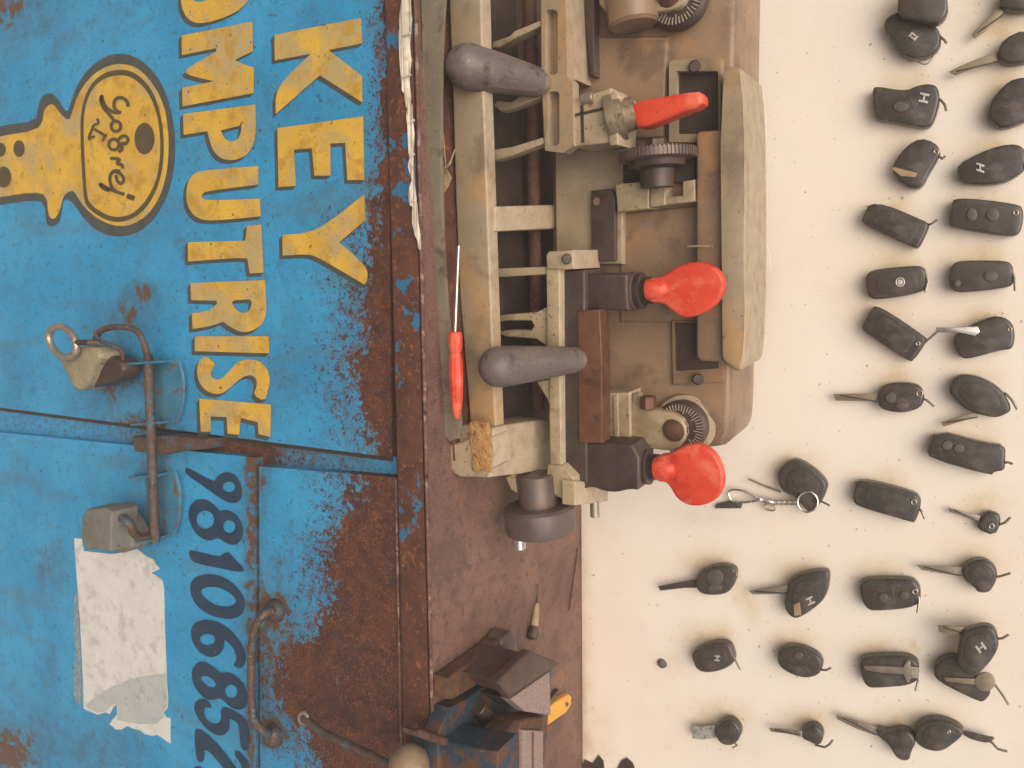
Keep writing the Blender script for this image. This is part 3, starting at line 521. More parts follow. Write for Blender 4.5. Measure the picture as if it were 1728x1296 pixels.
# every key: outline of the fob, then blade, hook and details (pixel traces laid on the plane they hang in)
T = .011
KEYS = [
 dict(l='black key fob cut by the frame, overlapping the round fob with a badge', f=[(1513, 26), (1516, -20), (1545, -45), (1590, -30), (1602, 10), (1594, 30), (1580, 40), (1545, 32)], Y=.268, m='fob2'),
 dict(l='round black fob with a small silver diamond badge on a wire loop', f=[(1490, 45), (1495, 28), (1516, 18), (1560, 20), (1582, 45), (1589, 62), (1586, 78), (1571, 94), (1541, 99), (1518, 90), (1505, 66)], em=('S', 1541, 61, 20, 0), h=[(1585, 60), (1594, 68), (1597, 73)], loop=[(1536, 96), (1548, 104), (1562, 110), (1570, 104), (1578, 92)]),
 dict(l='black flip key fob with a bright silver H badge and waisted outline', f=[(1471, 150), (1478, 144), (1527, 153), (1550, 142), (1573, 140), (1583, 147), (1587, 167), (1578, 199), (1569, 215), (1546, 213), (1499, 204), (1474, 201)], sm=1, em=('H', 1559, 165, 19, 12), h=[(1587, 168), (1594, 176), (1597, 187)], seam=[(1534, 160), (1543, 185)], bt=[(1520, 180, 13, 9)]),
 dict(l='tilted black fob with a pale band across its lower end', f=[(1504, 287), (1510, 270), (1530, 245), (1553, 232), (1577, 239), (1588, 254), (1583, 267), (1568, 292), (1558, 312), (1548, 319), (1533, 316), (1514, 303)], band=[(1503, 284), (1509, 282), (1548, 292), (1545, 299), (1520, 297)], h=[(1583, 262), (1590, 268), (1595, 263)], hole=(1580, 256, 4)),
 dict(l='grey brown key with a long brass blade hanging at the top right', f=[(1682, 88), (1694, 64), (1728, 48), (1758, 62), (1752, 98), (1712, 108), (1690, 104)], bl=[(1602, 121), (1612, 126), (1650, 112), (1684, 102), (1686, 86), (1648, 100), (1618, 112)], bm='brass', m='fob2'),
 dict(l='key cut by the frame corner, only its thin blade well in view', f=[(1682, 8), (1700, -30), (1760, -40), (1765, 10), (1728, 18), (1700, 16)], bl=[(1640, 58), (1644, 64), (1662, 52), (1694, 20), (1686, 10), (1660, 36)], bm='brass'),
 dict(l='large plain oval black fob cut by the right border', f=[(1666, 195), (1672, 168), (1694, 143), (1712, 131), (1750, 128), (1760, 190), (1728, 205), (1692, 218), (1675, 207)]),
 dict(l='rounded black fob with a slanted silver H emblem near its lower end', f=[(1616, 277), (1652, 257), (1689, 244), (1717, 242), (1731, 252), (1733, 284), (1712, 300), (1690, 309), (1650, 312), (1624, 308), (1616, 294)], em=('I', 1654, 283, 16, 0), h=[(1724, 270), (1733, 276), (1738, 284)]),
 dict(l='plain rectangular black fob tilted down to the left, beside a clear hook', f=[(1471, 335), (1566, 374), (1569, 381), (1551, 419), (1543, 418), (1453, 378), (1454, 366)], sm=1, h=[(1566, 380), (1573, 377), (1581, 371)]),
 dict(l='broad rectangular fob with two pressed buttons along the right border', f=[(1611, 331), (1719, 343), (1728, 353), (1726, 383), (1719, 396), (1703, 399), (1606, 384), (1601, 376), (1605, 346)], sm=1, bt=[(1640, 362, 9, 11), (1675, 362, 11, 11)], m='fob2', hole=(1714, 359, 4)),
 dict(l='rounded fob with one pale round badge in its middle', f=[(1461, 463), (1474, 454), (1550, 447), (1560, 452), (1564, 462), (1566, 483), (1559, 491), (1525, 500), (1476, 506), (1465, 501), (1460, 482)], sm=1, em=('O', 1519, 476, 11, 0), m='fob2', h=[(1560, 455), (1566, 475), (1561, 494)]),
 dict(l='long rounded fob with a square sunken button and a bent hook at its top', f=[(1602, 458), (1608, 444), (1624, 439), (1694, 439), (1708, 444), (1712, 462), (1712, 481), (1689, 487), (1636, 493), (1608, 493), (1601, 477)], sm=1, bt=[(1672, 466, 12, 9), (1615, 478, 6, 6)], m='fob2', h=[(1706, 452), (1712, 470), (1713, 491)]),
 dict(l='plain rectangular black fob tilted steeply, hanging from a long wire hook', f=[(1479, 513), (1563, 569), (1564, 577), (1541, 610), (1533, 610), (1455, 559), (1454, 550), (1469, 523)], sm=1, h=[(1560, 578), (1570, 570), (1581, 560)], hole=(1549, 580, 3)),
 dict(l='black fob with a bright bare steel blade folded over it', f=[(1606, 570), (1628, 553), (1655, 541), (1680, 532), (1702, 538), (1712, 552), (1713, 575), (1708, 590), (1690, 591), (1658, 600), (1630, 607), (1616, 600)], sm=1, bl=[(1579, 552), (1600, 553), (1650, 551), (1654, 560), (1646, 567), (1620, 562), (1580, 561)], bm='silver', bY=-1, hole=(1704, 556, 3)),
 dict(l='key with a straight grooved blade and two round grey buttons', f=[(1481, 658), (1495, 648), (1520, 645), (1548, 648), (1558, 660), (1560, 676), (1553, 689), (1525, 698), (1495, 694), (1481, 686)], sm=1, bl=[(1406, 665), (1410, 676), (1485, 678), (1485, 664)], bm='brass', bt=[(1503, 671, 9, 9), (1522, 685, 11, 6)], h=[(1557, 672), (1565, 676), (1576, 686)], hole=(1552, 664, 5)),
 dict(l='pointed oval fob with a thin blade sticking out behind its lower side', f=[(1600, 658), (1607, 640), (1622, 631), (1652, 635), (1680, 649), (1697, 666), (1709, 692), (1695, 701), (1680, 706), (1652, 700), (1629, 691), (1609, 674)], sm=1, bl=[(1588, 713), (1592, 720), (1620, 712), (1652, 702), (1646, 694), (1615, 704)], bm='brass', h=[(1697, 664), (1707, 674), (1717, 691)]),
 dict(l='long black fob with a stepped notched upper end and faint buttons', f=[(1579, 726), (1664, 749), (1697, 752), (1697, 780), (1695, 795), (1678, 797), (1673, 804), (1568, 774), (1564, 759)], bt=[(1598, 752, 9, 8), (1618, 757, 9, 8)], h=[(1694, 781), (1701, 780), (1709, 783)]),
 dict(l='long plain black fob with a rounded eyelet corner, below the notched fob', f=[(1448, 807), (1543, 831), (1553, 842), (1554, 856), (1544, 883), (1538, 882), (1447, 856), (1438, 845), (1442, 823)], sm=1, hole=(1542, 847, 4), h=[(1551, 857), (1556, 865), (1561, 876)]),
 dict(l='black fob bunched with a steel split ring, clasp and chain', f=[(1310, 802), (1318, 787), (1339, 773), (1360, 783), (1380, 797), (1397, 817), (1392, 834), (1386, 848), (1368, 868), (1356, 858), (1345, 840), (1317, 830)], sm=1, chain=1, h=[(1386, 846), (1394, 850), (1400, 853)]),
 dict(l='small key with a square dark head and narrow steel blade', f=[(1664, 862), (1686, 867), (1690, 882), (1679, 906), (1648, 894), (1652, 880)], bl=[(1600, 857), (1602, 864), (1625, 871), (1652, 881), (1655, 871), (1625, 864)], bm='dullsteel', h=[(1688, 885), (1696, 882), (1705, 873)], hole=(1673, 888, 4), Tk=.006),
 dict(l='key with a plain knobbed round head and long tapered dark blade', f=[(1624, 957), (1638, 948), (1659, 944), (1675, 953), (1683, 965), (1683, 978), (1674, 996), (1666, 1002), (1650, 1001), (1644, 992), (1624, 978)], sm=1, bl=[(1547, 954), (1556, 962), (1590, 968), (1626, 973), (1626, 958), (1590, 956)], bm='dullsteel', h=[(1680, 974), (1690, 972), (1705, 967)]),
 dict(l='rounded black fob split by a thin pale crossline', f=[(1450, 988), (1460, 978), (1476, 977), (1536, 977), (1548, 985), (1554, 998), (1552, 1026), (1476, 1033), (1461, 1028), (1452, 1010)], sm=1, seam=[(1504, 988), (1510, 1021)], bt=[(1490, 1008, 8, 7), (1525, 1005, 8, 7)], h=[(1549, 1000), (1551, 1015), (1548, 1034)], hole=(1544, 998, 4)),
 dict(l='key with a pointed fob, bright H badge, tan patch and short blade', f=[(1328, 982), (1355, 967), (1394, 962), (1400, 970), (1397, 998), (1386, 1019), (1347, 1046), (1331, 1041), (1321, 1021), (1329, 998)], sm=1, bl=[(1263, 997), (1270, 1003), (1300, 1003), (1332, 1001), (1332, 988), (1300, 991)], bm='dullsteel', em=('H', 1367, 1014, 15, -25), patch=[(1339, 1021), (1350, 1016), (1352, 1038), (1340, 1040)], seam=[(1376, 1000), (1387, 1010)]),
 dict(l='leftmost long bladed key in the lower part of the board, round ribbed head', f=[(1172, 979), (1182, 963), (1211, 953), (1238, 957), (1243, 970), (1234, 998), (1213, 1006), (1183, 1004), (1174, 993)], sm=1, bl=[(1110, 990), (1114, 997), (1140, 994), (1178, 990), (1178, 978), (1140, 984)], bm='fob2', bt=[(1206, 975, 14, 14), (1206, 992, 12, 6)], m='fob2', h=[(1236, 972), (1243, 968), (1245, 975)]),
 dict(l='barrel shaped fob with an outlined H badge and panel seams', f=[(1166, 1105), (1175, 1096), (1198, 1086), (1220, 1084), (1231, 1089), (1236, 1099), (1240, 1119), (1220, 1132), (1193, 1137), (1175, 1132), (1168, 1115)], sm=1, em=('H', 1210, 1111, 11, 5), seam=[(1192, 1103), (1197, 1125)], h=[(1233, 1102), (1240, 1113), (1249, 1130)], m='fob2'),
 dict(l='plain oval fob with one pale round button right of the barrel shaped fob', f=[(1311, 1105), (1318, 1094), (1341, 1090), (1366, 1098), (1386, 1111), (1388, 1129), (1379, 1142), (1356, 1146), (1332, 1138), (1312, 1124)], sm=1, bt=[(1347, 1107, 8, 7)], seam=[(1355, 1124), (1366, 1134)], h=[(1384, 1130), (1394, 1131), (1402, 1127)]),
 dict(l='fob with a flat steel key lying along its front', f=[(1450, 1117), (1460, 1108), (1527, 1107), (1546, 1115), (1551, 1126), (1549, 1157), (1476, 1163), (1461, 1160), (1452, 1140)], sm=1, bl=[(1457, 1124), (1460, 1131), (1490, 1136), (1524, 1138), (1530, 1152), (1535, 1152), (1536, 1145), (1549, 1144), (1550, 1127), (1536, 1125), (1536, 1116), (1530, 1115), (1524, 1126), (1490, 1124)], bm='dullsteel', bY=-1, h=[(1547, 1140), (1549, 1150), (1545, 1166)]),
 dict(l='black fob with H badge and brass blade, lying over another fob', f=[(1622, 1066), (1643, 1060), (1661, 1056), (1679, 1061), (1687, 1084), (1681, 1106), (1658, 1134), (1640, 1145), (1614, 1127), (1616, 1093)], sm=1, Y=.270, bl=[(1583, 1056), (1584, 1066), (1600, 1071), (1628, 1070), (1626, 1059), (1600, 1056)], bm='brass', em=('H', 1655, 1093, 17, 55), h=[(1683, 1078), (1692, 1077), (1702, 1071)]),
 dict(l='fob half hidden beneath the H badge fob, a small brass key across it', f=[(1575, 1131), (1584, 1114), (1615, 1105), (1645, 1135), (1676, 1166), (1662, 1186), (1650, 1185), (1578, 1150)], sm=1, small=1, h=[(1678, 1154), (1690, 1170), (1702, 1189)]),
 dict(l='key with a knob headed fob and long slanted blade in the bottom corner', f=[(1479, 1230), (1499, 1238), (1520, 1231), (1537, 1237), (1547, 1253), (1537, 1271), (1535, 1286), (1514, 1284), (1499, 1257), (1479, 1242)], sm=1, bl=[(1411, 1207), (1413, 1214), (1445, 1230), (1482, 1243), (1484, 1231), (1450, 1218)], bm='dullsteel', seam=[(1528, 1241), (1537, 1250)]),
 dict(l='round fob on a dark strap in the bottom right corner', f=[(1542, 1242), (1549, 1223), (1576, 1213), (1606, 1220), (1628, 1234), (1623, 1245), (1606, 1259), (1590, 1270), (1564, 1268), (1546, 1256)], sm=1, strap=[(1622, 1232), (1628, 1244), (1660, 1254), (1672, 1252), (1680, 1246), (1664, 1244)], h=[(1674, 1253), (1684, 1264), (1700, 1268)], hole=(1601, 1235, 2.5)),
 dict(l='small round dark head with a speckled grey tag instead of a blade', f=[(1204, 1231), (1225, 1213), (1241, 1219), (1252, 1238), (1241, 1258), (1220, 1260), (1207, 1246)], sm=1, bl=[(1169, 1225), (1168, 1246), (1186, 1248), (1207, 1246), (1206, 1224), (1188, 1226)], bm='speck', h=[(1236, 1250), (1244, 1258), (1236, 1262)]),
 dict(l='small key with a silver collar and a curled wire hook', f=[(1350, 1235), (1370, 1222), (1385, 1231), (1390, 1246), (1382, 1261), (1367, 1254), (1352, 1247)], sm=1, bl=[(1298, 1229), (1301, 1235), (1325, 1238), (1352, 1242), (1353, 1234), (1325, 1231)], bm='dullsteel', h=[(1378, 1258), (1392, 1261), (1400, 1256), (1405, 1249)], patch=[(1346, 1236), (1353, 1234), (1353, 1242), (1347, 1243)], pm='silver')]
def bar(cx, cy, dx, dy, w, Y, th=.0012):
    l = math.hypot(dx, dy); nx, ny = -dy/l*w/2, dx/l*w/2
    return polyY([(cx-dx/2-nx, cy-dy/2-ny), (cx+dx/2-nx, cy+dy/2-ny), (cx+dx/2+nx, cy+dy/2+ny), (cx-dx/2+nx, cy-dy/2+ny)], Y, th, .0002)
hooks = []
for k in KEYS:
    Yf = k.get('Y', BY-.003-k.get('Tk', T)); tk = k.get('Tk', T)
    cx = sum(p[0] for p in k['f'])/len(k['f']); cy = sum(p[1] for p in k['f'])/len(k['f'])
    root = thing('car_key', k['l'], 'car key', pY(cx, cy, Yf+tk), 'keys hung on the board')
    MB().add(polyY(k['f'], Yf, tk, .0028, 2 if k.get('sm') else 1)).build('fob', M[k.get('m', 'fob')], root)
    if 'bt' not in k and not k.get('bY') and not k.get('small') and k.get('sm'):
        q = [(cx+(x-cx)*.66, cy+(y-cy)*.66) for x, y in k['f']]
        MB().add(polyY(q, Yf-.0005, .0015, .0005, 2)).build('face_panel', M[k.get('m', 'fob')], root)
    if 'bl' in k:
        yb = Yf-.0022 if k.get('bY') else Yf+tk*.45
        MB().add(polyY(k['bl'], yb, .0022, .0005)).build('blade', M[k.get('bm', 'dullsteel')], root)
        if not k.get('bY') and k['bm'] != 'speck':
            (xa, ya), (xb, yb2) = k['bl'][0], k['bl'][len(k['bl'])//2]
            MB().add(bar((xa+xb)/2+4, (ya+yb2)/2+1, (xb-xa)*.8, (yb2-ya)*.8, 2.2, yb-.0006)).build('blade_groove', M['fob2'], root)
    for (x, y, rx, ry) in k.get('bt', ()):
        MB().add(polyY(ell(x, y, rx, ry), Yf-.0011, .002, .0007)).build('button', M['button'], root)
    if 'seam' in k:
        (xa, ya), (xb, yb) = k['seam']; MB().add(bar((xa+xb)/2, (ya+yb)/2, xb-xa, yb-ya, 2.0, Yf-.0004)).build('seam_line', M['button'], root)
    if 'band' in k: MB().add(polyY(k['band'], Yf-.0006, .0016, .0003)).build('band', M['tan'], root)
    if 'patch' in k: MB().add(polyY(k['patch'], Yf-.0006, .0016, .0003)).build('patch', M[k.get('pm', 'tan')], root)
    if 'strap' in k: MB().add(polyY(k['strap'], Yf+.004, .003, .0006, 1)).build('strap', M['fob2'], root)
    if 'hole' in k:
        x, y, r = k['hole']; MB().add(tube([pY(a, b, Yf-.0003) for a, b in ell(x, y, r, r, 14)], .0007, 6, True)).build('eyelet', M['dullsteel'], root)
    if 'loop' in k: MB().add(tube([pY(a, b, Yf+.004) for a, b in k['loop']], .0007, 6, sm=2)).build('wire_loop', M['dullsteel'], root)
    if 'em' in k:
        t, x, y, s, ang = k['em']; s *= .85; a = math.radians(ang); U2 = (math.cos(a), math.sin(a)); V2 = (-math.sin(a), math.cos(a)); mb = MB(); Ye = Yf-.0009
        if t in 'HI':
            sl = .35 if t == 'I' else 0.0; w = s*.25; hw = s*.38
            for sg in (-1, 1): mb.add(bar(x+V2[0]*hw*sg, y+V2[1]*hw*sg, (U2[0]+V2[0]*sl)*s, (U2[1]+V2[1]*sl)*s, w, Ye))
            mb.add(bar(x, y, V2[0]*hw*1.5, V2[1]*hw*1.5, w*.8, Ye+.0001))
        elif t == 'S':
            for sg in (1, -1):
                mb.add(polyY([(x+sg*a2*s, y+sg*b2*s) for a2, b2 in ((.52, .0), (.12, .46), (-.30, .10), (-.16, -.02), (.10, .20), (.30, .0), (.22, -.08))], Ye-.0002*(sg > 0), .0012, .0002))
        else:
            mb.add(polyY(ell(x, y, s*.5, s*.5), Ye, .0014, .0003)); mb.add(tube([pY(a2, b2, Ye) for a2, b2 in ell(x, y, s*.75, s*.75, 18)], .0006, 6, True))
        mb.build('emblem', M['badge'], root)
    if k.get('small'):
        mb = MB().add(polyY([(1592, 1143), (1596, 1150), (1645, 1156), (1648, 1146)], Yf-.0022, .002, .0004)).add(polyY(ell(1662, 1151, 18, 16), Yf-.0024, .002, .0006))
        mb.build('small_key', M['brass'], root)
    if k.get('chain'):
        MB().add(tube([pY(a, b, Yf-.002) for a, b in ell(1363, 847, 17, 17, 26)], .0011, 8, True)).build('split_ring', M['silver'], root)
        MB().add(tube([pY(a, b, BY-.006) for a, b in chaikin([(1228, 830), (1238, 825), (1256, 828), (1272, 836), (1284, 843), (1270, 846), (1250, 848), (1234, 846)], 2)], .0014, 8, True)).build('clasp', M['silver'], root)
        MB().add(lathe(pY(1280, 842, BY-.007), pY(1306, 848, BY-.007), [(0, .002), (.15, .004), (.4, .0028), (.7, .0038), (1, .002)], 12)).build('swivel', M['silver'], root)
        mb = MB()
        for i in range(5): mb.add(tube([pY(a, b, BY-.007) for a, b in ell(1309+i*9, 847.5, 6, 3.4, 12)], .0009, 6, True))
        mb.build('chain', M['dullsteel'], root)
        MB().add(polyY([(1206, 858), (1210, 850), (1236, 845), (1252, 852), (1250, 858)], BY-.004, .003, .0006)).build('strap', M['fob2'], root)
        MB().add(tube([pY(1263, 808, BY-.006), pY(1290, 820, BY-.006), pY(1318, 830, BY-.006)], .0011, 6)).build('pin', M['brass'], root)
        MB().add(tube([pY(a, b, BY-.006) for a, b in ell(1299, 856, 10, 5, 14, .3)], .0009, 6, True)).build('small_ring', M['brass'], root)
    if 'h' in k: hooks.append((k['h'], Yf))
# the board itself: fine grid that carries its stains, ragged at the lower right
nx, nz = 150, 90; X0, X1, Z0, Z1 = -.75, .62, bz0, .62; v = []; st = []; dk = []; f = []
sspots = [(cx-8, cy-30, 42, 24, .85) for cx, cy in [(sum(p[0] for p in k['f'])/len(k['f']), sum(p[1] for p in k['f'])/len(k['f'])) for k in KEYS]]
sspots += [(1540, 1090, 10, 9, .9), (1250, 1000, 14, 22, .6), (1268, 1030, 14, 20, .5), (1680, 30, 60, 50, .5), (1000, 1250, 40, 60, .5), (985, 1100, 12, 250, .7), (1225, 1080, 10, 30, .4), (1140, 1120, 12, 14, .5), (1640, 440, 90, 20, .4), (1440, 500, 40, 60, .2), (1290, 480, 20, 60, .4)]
ksp = [(1700, 5, 50, 12, .6), (982, 1150, 6, 300, .55), (1118, 1119, 10, 10, .5), (1250, 1260, 60, 30, .15), (1190, 870, 60, 20, .25)]
for j in range(nz+1):
    for i in range(nx+1):
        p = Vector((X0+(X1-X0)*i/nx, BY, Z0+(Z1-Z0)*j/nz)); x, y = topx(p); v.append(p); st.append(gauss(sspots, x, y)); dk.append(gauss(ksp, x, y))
for j in range(nz):
    for i in range(nx): a = j*(nx+1)+i; f.append((a, a+1, a+nx+2, a+nx+1))
bo = [j*(nx+1)+nx for j in range(nz, -1, -1)] + list(range(nx-1, -1, -1)) + [j*(nx+1) for j in range(1, nz+1)] + [nz*(nx+1)+i for i in range(1, nx)]
b0 = len(v)
for i in bo: v.append(v[i]+Vector((0, .012, 0))); st.append(.6); dk.append(.4)
for q in range(len(bo)): q2 = (q+1) % len(bo); f.append((bo[q], bo[q2], b0+q2, b0+q))
f.append(tuple(b0+q for q in range(len(bo))))
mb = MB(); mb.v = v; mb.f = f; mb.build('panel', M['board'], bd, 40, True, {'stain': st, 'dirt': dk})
for pts, Yf in hooks:
    p = [pY(*pts[0], BY+.001), pY(*pts[0], Yf+.003)] + [pY(x, y, Yf-.001-.001*i) for i, (x, y) in enumerate(pts[1:])]
    MB().add(tube(p, .0011, 8)).build('hook', M['dullsteel'], bd)
MB().add(lathe(pY(1118, 1119, BY+.001), pY(1118, 1119, BY-.003), [(0, .0056), (.5, .0054), (.8, .004), (1, .003)], 16)).build('screw', M['button'], bd)
for pts in ([(980, 1300), (986, 1282), (1000, 1288), (1010, 1274), (1018, 1284), (1020, 1300)], [(1040, 1300), (1048, 1284), (1058, 1279), (1068, 1288), (1072, 1300)]):
    MB().add(polyY(pts+[(1070, 1340), (980, 1340)] if pts[0][0] > 1000 else pts+[(1020, 1340), (978, 1340)], BY-.0012-.0004*(pts[0][0] > 1000), .0008, .0002)).build('torn_edge', M['dark'], bd, 0)

# ---------------------------------------------------------------- key cutting machine
mc = thing('key_cutting_machine', 'olive grey key cutting machine with red wing knobs and two dark levers', 'machine', (-.1, .12, 0))
lipp = [(707, -80), (711, 0), (713, 120), (715, 300), (722, 480), (733, 620), (743, 705), (752, 748), (779, 738), (768, 650), (757, 560), (748, 440), (743, 300), (743, 120), (748, 0), (757, -80)]
tr = MB().add(polyM(lipp, .0235, .004, .0015, 1)).build('chip_tray', M['lip'], mc)
MB().add(box(Vector((-.16, .0335, .0030)), .46, .030, .002, XM, NM)).build('tray_floor', M['rust'], mc)
base = MB().add(polyM([(756, -80), (757, 0), (763, 150), (768, 330), (775, 500), (787, 640), (795, 744), (836, 722), (830, 560), (822, 330), (815, 130), (812, 0), (808, -80)], .050, .014, .002))
base.build('front_rail', M['enamel'], mc)
MB().add(polyM([(752, 752), (757, 806), (828, 806), (832, 742), (797, 736), (778, 746)], .030, .03, .003, 1)).build('foot_block', M['enamel2'], mc)
MB().add(polyZ([(826, 806), (833, 722), (850, 717), (927, 706), (935, 790), (880, 800)], .037, .034, .002)).build('end_block', M['enamel2'], mc)
MB().add(polyZ([(836, 348), (945, 345), (945, 386), (836, 391)], .0385, .012, .002)).build('cross_bar', M['enamel2'], mc)
MB().add(box(Vector((-.19, .10, .0018)), .52, .125, .0016, XM, NM)).build('base_pan', M['pit'], mc)  # dark sheet painting the shade down in the base opening
MB().add(rodl(pZ(893, -60, .016), pZ(908, 690, .016), .0062)).build('guide_rod', M['rustbar'], mc)
MB().add(polyM([(792, 713), (800, 710), (822, 713), (825, 735), (829, 760), (827, 798), (815, 793), (803, 799), (796, 792), (797, 770), (793, 740)], .0275, .003, .0008, 0)).build('amber_patch', M['orange'], mc)
# body
body = [(926, -80), (932, 380), (924, 720), (1000, 748), (1105, 756), (1200, 757), (1222, 752), (1232, 734), (1234, 640), (1238, 300), (1243, -80)]
MB().add(polyM(softer(body), .168, .085, .006)).build('body_housing', M['enamel3'], mc)
MB().add(polyM([(936, 252), (1050, 252), (1050, 446), (938, 446)], .158, .02, .002)).build('sill_plate', M['enamel'], mc)
MB().add(polyM([(945, 60), (1128, 60), (1120, 232), (940, 238)], .162, .02, .004)).build('side_plate', M['enamel3'], mc)
MB().add(polyM([(997, 322), (1032, 318), (1038, 335), (1038, 440), (998, 442)], .152, .02, .0012)).build('guide_plate', M['dark'], mc)
MB().add(lathe(pM(1007, 340, .151), pM(1007, 340, .153), [(0, .0035), (1, .0035)], 14)).build('guide_screw', M['jaw'], mc)
blk = MB().add(polyM([(1038, 310), (1094, 306), (1094, 352), (1042, 358)], .146, .03, .0012)).add(polyM([(1097, 307), (1122, 305), (1122, 346), (1097, 350)], .1475, .03, .001)).add(polyM([(1122, 333), (1152, 330), (1152, 306), (1172, 303), (1173, 340), (1122, 346)], .149, .03, .001))
blk.build('stop_block', M['enamel2'], mc)
MB().add(polyM([(1044, 360), (1178, 346), (1205, 420), (1205, 545), (1045, 545)], .1655, .02, .003)).build('face_plate', M['enamel3'], mc)
wf = MB().add(holed([pM(x, y, .158) for x, y in [(1129, 110), (1131, 104), (1137, 101), (1204, 96), (1216, 98), (1216, 240), (1129, 240)]], [[pM(x, y, .158) for x, y in rect(1141, 1212, 120, 226)]], NM, .012))
wf.build('window_frame', M['enamel'], mc)
MB().add(polyM(rect(1138, 1214, 114, 230), .166, .004, 0)).build('window_recess', M['pit'], mc)
MB().add(polyM([(1132, 540), (1222, 540), (1222, 645), (1134, 650)], .1635, .008, .002)).build('side_cover', M['enamel3'], mc)
MB().add(polyM([(1140, 545), (1212, 545), (1212, 622), (1142, 626)], .1615, .008, .001)).build('cover_recess', M['dark'], mc)
for c in ((1172, 112), (1178, 640)): MB().add(lathe(pM(*c, .154), pM(*c, .164), [(0, .004), (.2, .005), (1, .005)], 12)).build('cover_bolt', M['dark'], mc)
gd = MB().add(polyM([(1214, 114), (1240, 110), (1252, 118), (1258, 250), (1259, 500), (1255, 612), (1246, 630), (1226, 618), (1216, 606)], .140, .075, .005, 1, 4)).build('blade_guard', M['enamel'], mc)
MB().add(polyM([(1174, 226), (1180, 221), (1220, 218), (1220, 611), (1182, 610), (1174, 602)], .148, .05, .003)).build('guard_flange', M['enamel3'], mc)
MB().add(tube([pM(1160, 416, .146), pM(1180, 415, .142), pM(1202, 416, .142)], .0009, 6)).build('guard_pin', M['enamel2'], mc)
# cutting wheel
wc = pM(1108, 262, .138); wr = 66*mpp(wc)
wh = MB().add(lathe(wc-XM*.0045, wc+XM*.0045, [(0, wr*.35), (0, wr*.9), (.15, wr*.97), (.85, wr*.97), (1, wr*.88), (1, wr*.35)], 60))
for i in range(60):
    a = 2*math.pi*i/60; rd = NM*math.cos(a)+ZN*math.sin(a); wh.add(box(wc-XM*.0005+rd*wr*.975, .0075, wr*.05, wr*.045, XM, rd))
wh.build('cutting_wheel', M['steelbrown'], mc)
MB().add(lathe(wc+XM*.004, wc+XM*.026, [(0, wr*.75), (.25, wr*.7), (.35, wr*.45), (1, wr*.42)], 28)).build('wheel_hub', M['dark'], mc)
MB().add(lathe(wc-XM*.0045, wc-XM*.014, [(0, .009), (.8, .009), (1, .007)], 6)).build('wheel_nut', M['dark'], mc)
MB().add(polyM([(1040, 262), (1172, 252), (1174, 308), (1040, 308)], .160, .01, .001)).build('wheel_recess', M['pit'], mc)
# dials
def dial(c, rs, d, arm):
    x, y = c
    MB().add(lathe(pM(x+10, y-6, d+.012), pM(x+10, y-6, d+.028), [(0, rs[2]*.94), (.15, rs[2]), (1, rs[2])], 40)).build('dial_plate', M['enamel2'], mc)
    q = pM(x, y, d+.004); ds = MB().add(lathe(q, q+NM*.012, [(0, rs[1]*.55), (0, rs[1]*.9), (.25, rs[1]), (1, rs[1])], 48)).build('dial', M['dark'], mc)
    t = MB()
    for i in range(44):
        a = 2*math.pi*i/44; rd = XM*math.cos(a)+ZN*math.sin(a); L = .0055 if i % 5 else .008
        t.add(box(q-NM*.0002+rd*(rs[1]*.9-L/2-.0002), .0007, .0006, L, rd.cross(NM), NM))
    t.build('graduation', M['tick'], ds, 0)
    MB().add(polyM(arm, d-.004, .012, .0022, 1)).build('dial_bracket', M['enamel2'], mc)
    MB().add(lathe(pM(x-6, y+2, d-.003), pM(x-6, y+2, d-.008), [(0, .011), (.4, .009), (1, .004)], 18)).build('dial_screw', M['rustbar'], mc)
dial((1146, 722), (.013, .0235, .0275), .148, [(1064, 664), (1078, 666), (1080, 690), (1115, 692), (1148, 702), (1160, 727), (1150, 752), (1130, 762), (1095, 757), (1064, 758)])
dial((1140, -8), (.013, .025, .030), .148, [(1010, -80), (1140, -80), (1160, -30), (1158, 0), (1140, 16), (1090, 22), (1010, 34)])
MB().add(polyM([(1016, 663), (1062, 662), (1064, 757), (1018, 752)], .140, .03, .0015)).add(polyM([(1034, 668), (1042, 666), (1044, 754), (1036, 756)], .1385, .004, .0008)).build('dial_post', M['enamel2'], mc)
MB().add(lathe(pM(1094, 668, .142), pM(1094, 690, .142), [(0, .006), (.1, .007), (.9, .007), (1, .006)], 6)).build('lock_nut', M['jaw'], mc)
MB().add(rodl(pM(1060, -60, .146), pM(1070, 44, .146), .021, 28)).build('dial_barrel', M['enamel3'], mc)
# left carriage
cas = MB().add(holed([pM(x, y, .104) for x, y in [(913, -80), (952, -80), (957, 128), (966, 138), (968, 246), (950, 258), (920, 254), (914, 140)]], [[pM(x, y, .104) for x, y in rrect(920, 941, 16, 126, 7)], [pM(x, y, .104) for x, y in rrect(924, 944, 154, 246, 7)]], NM, .012))
cas.add(polyM([(930, -80), (951, -80), (956, 128), (935, 130)], .112, .055, .002))
cas.build('carriage', M['enamel'], mc)
MB().add(polyM(rect(917, 945, 10, 250), .114, .002, 0)).build('carriage_web', M['enamel3'], mc)
for p in ([(829, 80), (832, 70), (860, 60), (868, 52), (912, 34), (912, 44), (870, 64), (842, 80)], [(832, 178), (838, 170), (862, 172), (880, 160), (912, 156), (912, 164), (868, 182), (845, 188)], [(828, 262), (832, 252), (862, 248), (915, 232), (918, 242), (866, 262), (834, 272)]):
    MB().add(polyM(p, .106, .012, .0012)).build('fork_leg', M['enamel2'], mc)
cb = MB().add(polyM([(966, 170), (1030, 148), (1034, 172), (1034, 240), (968, 248)], .108, .038, .0015))
cb.build('clamp_block', M['enamel2'], mc)
